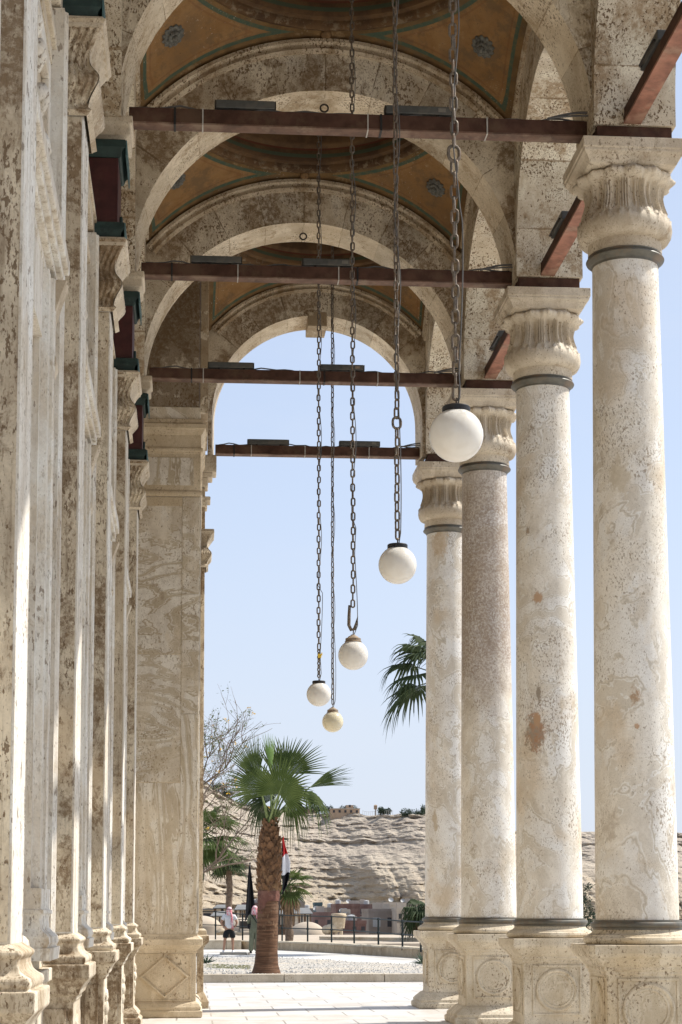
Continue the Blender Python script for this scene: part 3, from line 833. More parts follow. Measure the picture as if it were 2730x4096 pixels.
for n in range(-2, 4):
    yc = Yn(n) if n > -2 else Yn(-2)
    near = n <= 0
    # shaft: front strip + backing strips
    p = MB(); xf, hy = -.755, .29
    plan = [(-1.05, yc - hy), (xf, yc - hy)] + reeds(xf, yc - hy + .02, yc + hy - .02, 8, .026) + [(xf, yc + hy), (-1.05, yc + hy)]
    p.extrude(plan, 1.30, 6.72)
    pil = p.build('pilaster', M['wall_white'], wall)
    # the side that looks at the viewer: slab coloured with stain and painted shade, 3 mm proud
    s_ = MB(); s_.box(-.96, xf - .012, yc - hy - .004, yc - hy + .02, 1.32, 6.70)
    s_.build('stained_shaded_side', M['wall_dirty_shaded'], pil)
    bk = MB()
    plan = [(-1.05, yc - .52), (-.875, yc - .52), (-.875, yc - .47), (-.855, yc - .45), (-.855, yc - .40), (-.875, yc - .38), (-.875, yc + .38), (-.855, yc + .40), (-.855, yc + .45), (-.875, yc + .47), (-.875, yc + .52), (-1.05, yc + .52)]
    bk.extrude(plan, 1.2, 7.34)
    bk.build('backing_strip', M['wall_white'], pil)
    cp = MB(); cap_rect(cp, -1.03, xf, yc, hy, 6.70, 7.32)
    cp.build('capital', [M['capital'], M['wall_dirty_shaded']], pil, smooth=True, angle=60)
    c2 = MB(); c2.box(-1.03, xf + .13, yc - hy - .13, yc + hy + .13, 7.27, 7.345)
    c2.build('capital_slab', M['capital'], pil, bevel=.012)
    # pedestal and base mouldings
    pb = MB()
    def rect(h, z): return (h, z)
    prof = [(.115, 0), (.115, .09), (.08, .12), (.09, .155), (.055, .20), (.02, .235), (.015, .25), (.015, .88), (.03, .89), (.03, .915), (.05, .925), (.06, .96), (.085, 1.0), (.105, 1.02), (.115, 1.03), (.115, 1.115), (.082, 1.117), (.092, 1.14), (.088, 1.165), (.07, 1.175), (.062, 1.18), (.045, 1.195), (.035, 1.225), (.035, 1.245), (.05, 1.26), (.05, 1.275), (.015, 1.30), (.0, 1.31)]
    xw = -1.05
    b0 = len(pb.v); m_ = len(prof)
    for (sx, sy) in ((0,-1),(1,-1),(1,1),(0,1)):
        for (o_, z) in prof: pb.v.append((xw if sx == 0 else xf + o_, yc + sy*(hy + o_), z))
    for i in range(3):
        for j in range(m_-1):
            if i == 0: pb.m[len(pb.f)] = 1  # face turned from the sun: dirt and shade both painted
            pb.f.append((b0+i*m_+j, b0+(i+1)*m_+j, b0+(i+1)*m_+j+1, b0+i*m_+j+1))
    pd = pb.build('pedestal', [M['wall_pedestal'], M['wall_dirty_shaded']], pil, bevel=.008)
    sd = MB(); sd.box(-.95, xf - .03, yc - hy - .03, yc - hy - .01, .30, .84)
    sd.build('pedestal_panel', M['wall_dirty_shaded'], pd, bevel=.008)
    # carved drop on the face of the pedestal
    cv = MB()
    for i in range(4):
        zz = .72 - i*.10; w_ = (.085, .10, .075, .05)[i]
        cv.lathe([(.001,-.05),(w_*.6,-.04),(w_,0),(w_*.7,.045),(.001,.06)], 10, cap=False)
        st0 = len(cv.v) - 10*5
        for q in range(st0, len(cv.v)):
            x, y, z = cv.v[q]; cv.v[q] = (xf + .012 + x*.38, yc + y*1.8 + .01*math.sin(i*3), zz + z*1.3)
    cv.build('carved_drop', M['wall_pedestal'], pd, smooth=True)
    # painted entablature block: green, maroon, green
    e = MB(); e.box(-1.03, -.70, yc - .33, yc + .33, 7.50, 8.10)
    en = e.build('entablature_block', M['maroon'], pil, bevel=.006)
    for (za, zb, ov) in ((7.347, 7.499, .04), (8.101, 8.255, .045)):
        g = MB(); g.sqlathe([(.40,.33 + ov*.2,za),(.40 + ov*.3,.33 + ov*.5,za + .03),(.40 + ov*.4,.33 + ov*.8,za + .06),(.40 + ov,.33 + ov,za + .085),(.40 + ov,.33 + ov,zb)], -1.08, yc)
        g.build('green_moulding', M['green'], en, bevel=.008)
        g2 = MB(); xg = -1.08 + .40 + ov
        g2.box(xg + .001, xg + .012, yc - .33 - ov, yc + .36 + ov, za + .01, zb - .01)
        g2.build('teal_edge', M['green_edge'], en)
    kn = MB(); kn.box(-.70, -.672, yc + .06, yc + .16, 7.62, 7.71); kn.build('green_stop', M['green'], en, bevel=.008)
    # stone bracket carrying the tie beam
    cb = MB(); cb.sqlathe([(.20,.18,8.257),(.36,.20,8.30),(.41,.24,8.335),(.43,.26,8.345),(.43,.26,8.44),(.45,.28,8.45),(.45,.28,8.52)], -1.03, yc)
    cb.build('beam_bracket', M['capital'], pil, bevel=.012)
    PIL[n] = pil
# wall panels with window surrounds between the pilasters
for n in range(-3, 4):
    y0 = Yn(n); y1 = y0 + S_BAY
    if n == 3: y1 = 26.19
    a, b_ = y0 + .46, min(y1 - .46, 30)
    wp = MB()
    wp.box(-3.0, -1.0, y0, y1, 0, 12.6)
    wp.box(-1.0, -.93, y0 + .2, y1 - .2 if n < 3 else y1, 0, .95)
    # plinth cap and frieze mouldings running along
    wo = wp.build('wall_panel', M['wall'], wall)
    mo = MB()
    for (xx, za, zb) in ((-.90,.95,1.02),(-.87,1.02,1.10),(-.93,1.10,1.16),(-.95,6.95,7.05),(-.92,7.05,7.12),(-.90,7.36,7.48),(-.88,7.48,7.52),(-.96,8.05,8.12),(-.92,8.12,8.26)):
        mo.box(-1.0, xx, y0 + .45, y1 - .35 if n < 3 else y1, za, zb)
    mo.build('string_course', M['wall'], wo, bevel=.008)
    if -3 < n < 3:
        ws = MB()
        # jamb profile: rebated mouldings
        def jamb(ya, sgn):
            pts = [(-1.0, 0), (-.90, 0), (-.90, .04), (-.88, .05), (-.88, .09), (-.905, .10), (-.905, .13), (-.875, .14), (-.868, .17), (-.875, .20), (-.905, .21), (-.905, .24), (-.87, .25), (-.858, .29), (-.87, .33), (-.91, .34), (-.91, .37), (-.885, .38), (-.885, .42), (-.905, .43), (-.905, .45), (-.885, .46), (-.885, .50), (-.93, .51), (-.93, .58), (-1.0, .58)]
            return [(x, ya + sgn*y) for (x, y) in pts]
        ws.extrude(jamb(y0 + .80, 1), 1.16, 5.30); ws.extrude(jamb(y1 - .80, -1), 1.16, 5.30)
        su = ws.build('window_surround', M['wall_white'], wo)
        for ya, yb in ((y0 + .62, y0 + 1.42), (y1 - 1.42, y1 - .62)):
            jb = MB(); JP = [(-.815,1.163),(-.81,1.235),(-.83,1.24),(-.818,1.265),(-.822,1.30),(-.84,1.32),(-.85,1.325),(-.872,1.35),(-.878,1.40),(-.868,1.43),(-.855,1.435),(-.855,1.455),(-.872,1.46),(-.872,1.58),(-1.0,1.582)]
            for q in range(len(JP)-1):
                (xa, za), (xb, zb) = JP[q], JP[q+1]; oa, ob = (.79+xa)*.5, (.79+xb)*.5
                jb.face([(xa,ya+oa*-1,za),(xa,yb+oa,za),(xb,yb+ob,zb),(xb,ya-ob,zb)])
                jb.face([(-1.0,ya-oa,za),(xa,ya-oa,za),(xb,ya-ob,zb),(-1.0,ya-ob,zb)])
            jb.build('jamb_base', M['wall_white'], su)
        nd_ = MB(); nd_.box(-.995, -.903, y0 + .793, y0 + .799, 1.585, 5.29); nd_.build('stained_shaded_return', M['wall_dirty_shaded'], su)  # near face of the jamb, stain and shade in its colour
        lt = MB(); lt.box(-1.0, -.915, y0 + 1.38, y1 - 1.38, 4.85, 5.30); lt.build('lintel', M['wall_white'], su)
        hd = MB()
        for (xx, za, zb, e_) in ((-.91,5.302,5.36,.0),(-.87,5.36,5.40,.03),(-.835,5.40,5.46,.06),(-.805,5.46,5.56,.10),(-.85,5.56,5.62,.05)):
            hd.box(-1.0, xx, y0 + .80 - e_, y1 - .80 + e_, za, zb)
        hd.build('hood_cornice', M['wall_white'], su, bevel=.01)
        for yy in (y0 + 1.0, y1 - 1.0):
            sc = MB(); rows = 16
            def P(i, j):
                t = j/rows; z = 4.70 + .60*t; o = .03 + .10*max(0, (t-.35)/.65)**1.5 + .045*math.exp(-((t-.15)/.12)**2)
                return (-.925 + o + .006*math.sin(i*2.1), yy - .10 + .20*i/6, z)
            sc.grid(P, 6, rows)
            for sy in (-1, 1):
                sc.grid(lambda i, j: (-.95 + (P(0,j)[0] + .95)*i, yy + sy*.10, P(0,j)[2]), 1, rows)
            sc.build('console', M['capital'], su, smooth=True, angle=50)
        # carved relief above the hood
        rl = MB()
        for i in range(9):
            ang = i/8*PI; yy = (y0+y1)/2 - .75*math.cos(ang); zz = 5.75 + .75*math.sin(ang)
            rl.tube([(-.985, yy, zz), (-.94, yy + .05, zz + .06), (-.93, yy + .10, zz + .02), (-.95, yy + .13, zz - .06)], [.05,.055,.05,.02], 7)
        rl.build('carved_relief', M['wall_white'], su, smooth=True)
        fr = MB()
        for (xa, za, zb, ya, yb) in ((-.95,6.75,6.9,y0+.6,y1-.6),(-.95,5.65,5.75,y0+.6,y1-.6),(-.95,5.75,6.75,y0+.6,y0+.75),(-.95,5.75,6.75,y1-.75,y1-.6)):
            fr.box(-1.0, xa, ya, yb, za, zb)
        fr.build('panel_border', M['wall_white'], su, bevel=.008)

# ------------------------------------------------------------------ big pier closing the gallery
pier = empty('stone_pier', (-.3, 27.6, 0), 'broad square pier of banded onyx stone with a diamond panel on its base', 'pier')
PX0, PX1, PY0, PY1 = -3.0, .075, 26.19, 28.95
def rectprof(mb, prof, x0, x1, y0, y1):
    b0 = len(mb.v); m_ = len(prof)
    for (px_, py_, sx, sy) in ((x0,y0,0,-1),(x1,y0,1,-1),(x1,y1,1,1),(x0,y1,0,1)):
        for (o_, z) in prof: mb.v.append((px_ + sx*o_, py_ + sy*o_, z))
    for i in range(3):
        for j in range(m_-1): mb.f.append((b0+i*m_+j, b0+(i+1)*m_+j, b0+(i+1)*m_+j+1, b0+i*m_+j+1))
b = MB(); b.box(PX0, PX1 - .004, PY0 + .004, PY1, 1.10, 8.6); pb_ = b.build('pier_core', M['pier_base'], pier)
for za, zb, mk in ((1.14, 3.236, 'pier'), (3.244, 5.04, 'pier_mid'), (5.048, 7.30, 'pier_top'), (7.301, 8.6, 'pier_top')):
    b = MB(); b.box(PX0, PX1, PY0, PY1 + .001, za, zb); b.build('pier_block', M[mk], pb_, bevel=.008)
# frame strips proud of the shaft, leaving a sunk field
b = MB()
for za, zb, mk in ((1.16, 4.2, 'pier'), (4.206, 5.9, 'pier_top'), (5.906, 7.29, 'pier_mid')):
    b = MB(); b.box(-.175, .065, PY0 - .012, PY0 - .001, za, zb); b.build('pier_border', M[mk], pb_, bevel=.004)
b = MB(); b.box(-1.2, -.177, PY0 - .010, PY0 - .001, 7.16, 7.29); b.build('pier_border', M['pier_base'], pb_, bevel=.004)
b = MB()
b.box(PX1 + .001, PX1 + .014, PY0 + .02, PY0 + .30, 1.16, 7.30)
b.build('pier_edge_strip', M['wall_white'], pb_, bevel=.004)
b = MB(); rectprof(b, [(.06,0),(.075,.02),(.075,.09),(.05,.11),(.06,.14),(.03,.19),(.0,.215),(-.015,.225),(-.015,.88),(.0,.885),(.0,.92),(.03,.945),(.06,.985),(.075,.99),(.075,1.075),(.05,1.08),(.03,1.10),(.01,1.11),(.004,1.14)], PX0, PX1, PY0, PY1)
bb = b.build('pier_base', M['pier_base'], pier, bevel=.008)
# diamond panel
b = MB(); cxd, czd = -.37, .555; wx, wz = .35, .30
for k in range(4):
    q = [(-wx,0),(0,wz),(wx,0),(0,-wz)]; (xa, za), (xb, zb) = q[k], q[(k+1) % 4]
    for (s0, s1, d) in ((1.0, .955, .022), (.955, .87, .040), (.87, .80, .016)):
        f = PY0 + .0145
        P4 = [(cxd + xa*s0, f, czd + za*s0), (cxd + xb*s0, f, czd + zb*s0), (cxd + xb*s1, f, czd + zb*s1), (cxd + xa*s1, f, czd + za*s1)]
        P5 = [(x, f - d, z) for (x, y, z) in P4]
        b.face(P5); b.face([P4[0], P4[1], P5[1], P5[0]]); b.face([P5[3], P5[2], P4[2], P4[3]])
b.build('diamond_frame', M['pier_base'], bb)
b = MB()
for (x0, x1, z0, z1) in ((-.80,.0,.865,.878),(-.80,.0,.232,.246),(-.025,0,.246,.865)):
    b.box(x0, x1, PY0 + .001, PY0 + .0148, z0, z1)
b.build('panel_frame', M['pier_base'], bb)
b = MB(); rectprof(b, [(.003,7.30),(.015,7.305),(.03,7.33),(.03,7.36),(.015,7.385),(.003,7.39),(.003,7.92),(.012,7.925),(.012,7.945),(.03,7.95),(.035,7.975),(.03,8.0),(.008,8.01),(.008,8.19),(.02,8.20),(.045,8.24),(.06,8.27),(.075,8.275),(.075,8.34),(.05,8.345),(.03,8.36),(.03,8.42),(-.02,8.43)], PX0, PX1, PY0, PY1)
b.build('pier_capital', M['pier_base'], pier, bevel=.006)
b = MB(); b.box(-.68, -.02, PY0 - .016, PY0 - .0035, 7.46, 7.86); b.build('capital_panel', M['pier'], pier, bevel=.004)
b = MB(); b.box(PX0, .055, PY0 + .012, PY1, 8.601, 12.6); b.build('pier_wall', M['arch_face'], pier)
# half pilaster on the far corner with its own capital and bracket
b = MB(); b.box(PX1 + .001, .158, Yn(4) - .02, Yn(4) + .40, 1.2, 8.0); fp = b.build('far_pilaster', M['wall_dirty_shaded'], pier, bevel=.006)
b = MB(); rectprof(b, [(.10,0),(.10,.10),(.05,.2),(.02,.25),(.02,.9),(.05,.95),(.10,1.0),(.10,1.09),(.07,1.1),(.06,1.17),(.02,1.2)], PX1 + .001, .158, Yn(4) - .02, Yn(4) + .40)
b.build('far_pedestal', M['wall_dirty_shaded'], fp, bevel=.006)
b = MB(); cap_rect(b, PX1, .158, Yn(4) + .19, .21, 6.75, 7.30); b.build('capital', M['capital'], fp, smooth=True, angle=60)
b = MB(); b.box(PX1 + .002, .30, Yn(4) - .14, Yn(4) + .5, 7.27, 7.34); b.build('capital_slab', M['capital'], fp, bevel=.012)
b = MB()
for (x1_, z0_, z1_) in ((.19,7.70,7.80),(.24,7.80,7.86),(.20,8.02,8.16),(.27,8.16,8.24),(.33,8.24,8.52)):
    b.box(PX1 + .002, x1_, Yn(4) - .10, Yn(4) + .3, z0_, z1_)
b.build('beam_bracket', M['capital'], fp, bevel=.015)

# ------------------------------------------------------------------ tie beams
def strap(mb, x, y, z0, z1, w=.012, d=.085):
    mb.box(x, x + w, y - d, y + d, z0 - .003, z1 + .003)
BL = {-1: 'tie beam over the head of the viewer, outside the photo', 0: 'tie beam outside the top of the photo',
      1: 'topmost and nearest rust-brown tie beam across the gallery, two long grey floodlights on it',
      2: 'second rust-brown tie beam from the top, crossing just below the second arch crown',
      3: 'third rust-brown tie beam down, crossing the sky below the farthest arch crown',
      4: 'lowest and shortest rust-brown tie beam, from the pier to the farthest column'}
BS = {1: ((.165,.70),(1.72,2.32)), 2: ((-.06,.50),(1.20,1.76)), 3: ((.17,.77),(1.68,2.26)), 4: ((.82,1.45),(2.26,2.88))}
FL = {1: ('long grey floodlight on the left half of the topmost tie beam', 'long grey floodlight on the right half of the topmost tie beam'),
      2: ('grey floodlight on the left half of the second tie beam from the top', 'grey floodlight at the middle of the second tie beam from the top'),
      3: ('grey floodlight against the foot of the far arch on the third tie beam', 'grey floodlight with a tan sticker on the third tie beam'),
      4: ('grey floodlight on the left of the lowest tie beam', 'grey floodlight on the right of the lowest tie beam')}
for n in range(0, 5):
    Y = Yn(n); xl = -.62 if n < 4 else .31; xr = XI + .03
    t = empty('tie_beam', (xl, Y, 8.55), BL[n], 'tie beam', 'rust-brown tie beams across the gallery')
    b = MB(); b.box(xl, xr, Y - .075, Y + .075, 8.556, 8.69)
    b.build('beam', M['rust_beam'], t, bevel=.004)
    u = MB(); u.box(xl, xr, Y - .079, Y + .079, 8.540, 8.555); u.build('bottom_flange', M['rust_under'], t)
    if n in BS:
        r2 = random.Random(n)
        for k in range(3): sw = MB(); strap(sw, xl + (xr-xl)*(.2 + .27*k + r2.uniform(-.06,.06)), Y, 8.538, 8.69); sw.build('strap', M['tie_white'], t)
        for k in range(2): sb = MB(); strap(sb, xl + (xr-xl)*(.12 + .42*k + r2.uniform(-.05,.05)), Y, 8.538, 8.69, .02); sb.build('strap', M['tie_black'], t)
        cbm = MB(); pts = []
        for k in range(41):
            x = xl + .05 + (xr - xl - .1)*k/40
            pts.append((x, Y - .03 + .02*math.sin(k*.9 + n), 8.70 + .012*math.sin(k*1.7 + n) + .014*math.sin(k*.55)))
        cbm.tube(pts, .009, 6)
        pts = [(xr - .40 + .62*k/24, Y - .085 - .05*k/24, 8.695 + .05*math.sin(k/24*PI) + .02*k/24) for k in range(25)]
        cbm.tube(pts, .011, 6); cbm.tube([(x, y - .015, 8.695 + (z - 8.695)*.4) for (x, y, z) in pts], .009, 6)
        cbm.build('cable', M['cable'], t, smooth=True)
        for q, (xa, xb) in enumerate(BS[n]):
            f = empty('floodlight', ((xa+xb)/2, Y, 8.69), FL[n][q], 'floodlight', 'grey floodlights on the tie beams')
            c = MB(); c.box(xa, xb, Y - .07, Y + .05, 8.712, 8.79); bo = c.build('case', M['lightbox'], f, bevel=.008)
            for xx in (xa + .12, xb - .14): c = MB(); c.box(xx, xx + .03, Y - .05, Y + .03, 8.69, 8.7115); c.build('foot', M['iron'], f)
            for xx in (xa - .012, xb + .001): c = MB(); c.box(xx, xx + .011, Y - .066, Y + .046, 8.715, 8.787); c.build('end_cap', M['iron'], f)
            if q == 1:
                c = MB(); c.box(xb - .12, xb - .05, Y - .0725, Y - .0705, 8.735, 8.77); c.build('plate', M['lightplate'] if n != 3 else M['tan_cap'], f)
LBL = {1: 'rust-red tie beam above the nearest column, running out of the top right corner', 2: 'rust-red tie beam running forward from above the second column, its end behind the nearest capital',
       3: 'rust-red tie beam running forward from above the third column, end hidden behind the second capital'}
for n in (1, 2, 3):
    t = empty('tie_beam', (XC, Yn(n) - .36, 8.55), LBL[n], 'tie beam', 'rust-red tie beams along the column row')
    ya, yb = Yn(n-1) + .36, Yn(n) - .361
    b = MB(); b.box(XC - .075, XC + .075, ya, yb, 8.566, 8.69); b.build('beam', M['rust_beam'], t, bevel=.004)
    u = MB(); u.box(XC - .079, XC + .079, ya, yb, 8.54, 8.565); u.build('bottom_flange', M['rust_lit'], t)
    f = empty('floodlight', (XC, yb - 1.0, 8.69), {1: 'small grey floodlight on the beam in the top right corner', 2: 'small grey floodlight on the beam left of the nearest capital', 3: 'small grey floodlight on the beam left of the second capital'}[n], 'floodlight', 'grey floodlights along the column row')
    c = MB(); c.box(XC - .10, XC + .04, yb - 1.35, yb - .75, 8.70, 8.79); c.build('case', M['lightbox'], f, bevel=.008)
    c = MB(); c.tube([(XC - .11, yb - 1.3, 8.72), (XC - .15, yb - 1.1, 8.66), (XC - .15, yb - .95, 8.66), (XC - .11, yb - .8, 8.72)], .012, 6); c.build('bracket', M['iron'], f)

# ------------------------------------------------------------------ hanging globes
def link(mb, c, vert, L=.098, Wd=.056, r=.0068, seg=7, rot=0.0, open_=False):
    rr = Wd/2 - r; st = L/2 - Wd/2; pts = []
    for i in range(seg): a = PI*i/(seg-1); pts.append((rr*math.cos(a), st + rr*math.sin(a)))
    for i in range(seg): a = PI + PI*i/(seg-1); pts.append((rr*math.cos(a), -st + rr*math.sin(a)))
    ca, sa = math.cos(rot), math.sin(rot)
    mb.tube([(c[0] + x*ca, c[1] + x*sa, c[2] + z) for (x, z) in pts], r, 5, closed=True)
def wire(mb, pts, r=.0035): mb.tube(pts, r, 5)
LAMP = [
 (1.4729, 10.304, 4.124, .153, 'disc', 'globe', 'biggest and highest white globe lamp on a chain, in front of the third column capital'),
 (1.5856, 14.40, 4.143, .150, 'disc', 'globe', 'second biggest white globe lamp, below a large iron ring, beside the farthest column'),
 (1.5861, 18.496, 3.993, .150, 'dome', 'globe', 'white globe lamp with a rusty stepped cap hung from an open iron hook'),
 (1.5167, 22.592, 4.074, .149, 'disc', 'globe', 'small white globe lamp with yellow tape on its chain'),
 (1.9918, 26.688, 4.157, .153, 'dome', 'globe_y', 'smallest and lowest globe lamp, yellowed glass, above the palm tree')]
for i, (x, y, z, R_, kind, gm, lab) in enumerate(LAMP):
    rl = random.Random(20 + i)
    t = empty('globe_lamp', (x, y, z), lab, 'hanging lamp', 'globe lamps hanging from the domes')
    g = MB(); prof = [(max(.001, R_*math.sin(a)), -R_*math.cos(a)) for a in [PI*k/36 for k in range(0, 33)]]
    g.lathe(prof, 40, cap=False); g.v = [(x + a, y + b_, z + c) for (a, b_, c) in g.v]
    g.build('globe', M[gm], t, smooth=True)
    c = MB(); zt = z + R_*.93
    if kind == 'disc':
        c.lathe([(.02,zt-.012),(.072,zt-.012),(.080,zt-.005),(.080,zt+.018),(.074,zt+.024),(.001,zt+.026)], 28, x, y, cap=False)
        c.build('cap', M['black_cap'], t, smooth=True, angle=35); ztop = zt + .026
    else:
        c.lathe([(.05,zt-.012),(.082,zt-.012),(.086,zt-.004),(.078,zt),(.078,zt+.026),(.070,zt+.031),(.058,zt+.035),(.046,zt+.048),(.026,zt+.058),(.022,zt+.066),(.001,zt+.068)], 28, x, y, cap=False)
        c.build('cap', M['tan_cap'], t, smooth=True, angle=35); ztop = zt + .068
    ch = MB(); zc = ztop
    top = 12.62
    wire(ch, [(x, y, zc - .01), (x + .004, y, zc + .05)], .006); zc += .035
    if i == 2:      # open hook
        hp = [(x - .035, y, zc + .26), (x - .04, y, zc + .15), (x - .042, y, zc + .06), (x - .02, y, zc + .012), (x + .012, y, zc + .02), (x + .03, y, zc + .07), (x + .048, y, zc + .15)]
        ch.tube(hp, [.014,.017,.018,.018,.017,.014,.004], 7); zc += .235
        zoff = x - .03
    q = 0; L = .098; kk = rl.random()*PI
    if i == 3:
        for j in range(9):
            link(ch, (x, y, zc + .026), True, .058, .048, .0085, rot=PI/2*(j % 2) + .5); zc += .038
    while zc < top:
        big = (i == 1 and abs(zc - 5.27) < .05) or (i == 0 and abs(zc - 5.78) < .05)
        if big:
            link(ch, (x, y, zc + .05), True, .115, .088, .011, rot=.2); zc += .085
        link(ch, (x + rl.uniform(-.003,.003), y, zc + L/2 - .006), True, L*rl.uniform(.95,1.05), .052, .0082 if i < 2 else .0088, rot=kk + PI/2*(q % 2) + rl.uniform(-.2,.2)); zc += L - .024; q += 1
    ch.build('chain', M['chain'], t, smooth=True)
    cb = MB(); pts = []; zz = ztop; k = 0
    side = .045 if i != 1 else .03
    while zz < top:
        sway = side*(.35 + .65*abs(math.sin(zz*2.1 + i))) if zz < ztop + 1.1 else .022*math.sin(zz*5 + i) + .012
        pts.append((x + (sway if zz > ztop + .02 else .01), y - .012, zz)); zz += .09
    cb.tube(pts, .0042, 5); cb.build('cable', M['cable'], t, smooth=True)
    if i == 3:
        yt = MB(); yt.box(x - .012, x + .03, y - .035, y + .01, ztop + .28, ztop + .325); yt.box(x + .03, x + .042, y - .03, y + .0, ztop + .31, ztop + .345)
        yt.build('tape', M['yellow_tape'], t, bevel=.004)
G = .12
def bg(x, y): return 780 + x/1.568, 2900 + y/1.568        # reads positions measured on an enlarged view of the photograph
def gz(x, y, z=G): return atZ(*bg(x, y), z)
def gy(x, y, Y): return atY(*bg(x, y), Y)
# ------------------------------------------------------------------ ground
b = MB(); b.face([(-9000,-3000,-9.0),(9000,-3000,-9.0),(9000,9000,-9.0),(-9000,9000,-9.0)]); tag(b.build('ground', M['ground']), kind='structure')
KY = 39.05
b = MB(); b.box(-30, 90, -25, KY, -9, 0); tag(b.build('pavement', M['floor']), kind='structure')
b = MB()
rk = random.Random(3); x = -9.6
kb = MB()
while x < 30:
    w = rk.uniform(1.75, 2.15)
    kb.box(x + .006, x + w - .006, KY + .001, KY + .26, -.2, .172 + rk.uniform(-.006, .006)); x += w
tag(kb.build('kerb', M['kerb'], bevel=.014, jitter=.006), kind='structure')
# planted gravel bed, slightly uneven
gb = MB()
def bedlen(x): return 17.5 - 9.5*min(1, max(0, (x - 2.2)/3.2)) + .8*noise.noise(Vector((x*.8, 1, 2)))
gb.grid(lambda i, j: (-20 + 60*i/80, KY + .262 + bedlen(-20 + 60*i/80)*j/40, G + .02 + .03*noise.noise(Vector((i*.9, j*.9, 0))) - (.0 if j < 38 else .04)), 80, 40, flip=False)
tag(gb.build('gravel_bed', M['gravel'], smooth=True), kind='structure')
b = MB(); b.box(-30, 60, KY + .27, 100, -9, G - .004); tag(b.build('terrace', M['terrace']), kind='structure')
# pebbles scattered on the bed, nearest rows as real stones
pb = MB(); rp = random.Random(11)
for k in range(3800):
    y = KY + .3 + 17*(rp.random()**1.6); x = rp.uniform(-.6, 6.6)*y/40 + .1
    if y - KY - .3 > bedlen(x): continue
    if abs(x - 1.65) < .3 and abs(y - 40.5) < .3: continue
    s = rp.uniform(.018, .042); z = G + .03
    a = rp.random()*PI
    vs = [(s*math.cos(a+q)*rp.uniform(.7,1.2), s*math.sin(a+q)*rp.uniform(.7,1.2)) for q in (0, 2.1, 4.2)]
    i0 = len(pb.v)
    for (dx, dy) in vs: pb.v.append((x+dx, y+dy, z-.02))
    pb.v.append((x + rp.uniform(-.01,.01), y, z + s*.4))
    pb.f += [(i0,i0+1,i0+3),(i0+1,i0+2,i0+3),(i0+2,i0,i0+3)]
M['pebble'] = plain('white_pebble', (.44,.425,.395), .8, 0, .3, 1.5)
tag(pb.build('gravel', M['pebble']), kind='stuff')
gr = MB(); rg = random.Random(5)
def tuft(mb, x, y, z, h, n, spread):
    for k in range(n):
        a = rg.random()*2*PI; l = h*rg.uniform(.6,1.1); d = Vector((math.cos(a), math.sin(a), 0)); t = Vector((-d.y, d.x, 0))
        p0 = Vector((x,y,z)) + d*rg.uniform(0,.04); w = h*.03 + .004
        p1 = p0 + d*spread*.4*l + Vector((0,0,l*.7)); p2 = p0 + d*spread*l + Vector((0,0,l*.85))
        mb.face([p0 - t*w, p0 + t*w, p1 + t*w*.7, p1 - t*w*.7]); mb.face([p1 - t*w*.7, p1 + t*w*.7, p2])
for k in range(240):
    u = rg.random(); p = gz(60 + 290*u, 1512 + 10*u + rg.uniform(-12, 12), G + .02); tuft(gr, p.x, p.y, p.z, .035, 5, .6)
tag(gr.build('grass', M['grass']), kind='stuff')
sl = empty('stone_slab', (1.3, 61.0, G), 'long low pale stone slab lying in the gravel before the two people', 'slab')
p0, p1 = gz(158, 1440), gz(360, 1455)
b = MB(); b.box(p0.x, p0.x + .85, p0.y - .2, p0.y + .3, G - .05, G + .07); b.build('slab', M['kerb'], sl, bevel=.02, jitter=.02)
b = MB(); b.box(p0.x + .86, p1.x + .02, p0.y - .7, p0.y - .15, G - .05, G + .075); b.build('slab', M['kerb'], sl, bevel=.02, jitter=.02)

# ------------------------------------------------------------------ low terrace walls and railing
def poly_wall(name, pts, h, th, mat, label, cat, seg=.95):
    """wall following pts (x, y) front foot line"""
    t = empty(name, (pts[0][0], pts[0][1], G), label, cat)
    L = [0]
    for a, b_ in zip(pts, pts[1:]): L.append(L[-1] + math.hypot(b_[0]-a[0], b_[1]-a[1]))
    def at(s):
        for i in range(len(L)-1):
            if s <= L[i+1] or i == len(L)-2:
                u = (s - L[i])/(L[i+1]-L[i]); return Vector((pts[i][0] + (pts[i+1][0]-pts[i][0])*u, pts[i][1] + (pts[i+1][1]-pts[i][1])*u, 0))
    mb = MB(); cp = MB(); s = 0; rr = random.Random(len(name))
    while s < L[-1] - .02:
        e = min(L[-1], s + seg*rr.uniform(.8, 1.15)); a, c = at(s + .006), at(e - .006); d = (c - a).normalized(); nrm = Vector((-d.y, d.x, 0))
        if nrm.y < 0: nrm = -nrm
        hh = h + rr.uniform(-.008, .008)
        for (m_, z0, z1, o0) in ((mb, -.1, hh - .06, 0), (cp, hh - .059, hh, -.015)):
            i0 = len(m_.v)
            for z in (G + z0, G + z1):
                for q in (a + nrm*o0, c + nrm*o0, c + nrm*th, a + nrm*th): m_.v.append((q.x, q.y, z))
            for f in ((0,3,2,1),(4,5,6,7),(0,1,5,4),(1,2,6,5),(2,3,7,6),(3,0,4,7)): m_.f.append(tuple(i0 + k for k in f))
        s = e
    mb.build('wall_blocks', mat, t, bevel=.012); cp.build('coping', M['lowwall_pale'], t, bevel=.012)
    return t
W1 = [gz(px, py) for px, py in ((272,1405),(530,1412),(700,1420),(1000,1437),(1200,1450),(1450,1466),(1640,1480))]
poly_wall('terrace_wall', [(p.x, p.y) for p in W1], .31, .5, M['lowwall'], 'long low curving limestone wall below the railing', 'low wall')
p = gz(20, 1408); q = gz(285, 1408)
poly_wall('terrace_wall', [(p.x - 2.5, p.y), (q.x + .05, q.y + .3)], .33, .5, M['lowwall_pale'], 'short pale stone wall behind the man in the white shirt', 'low wall')
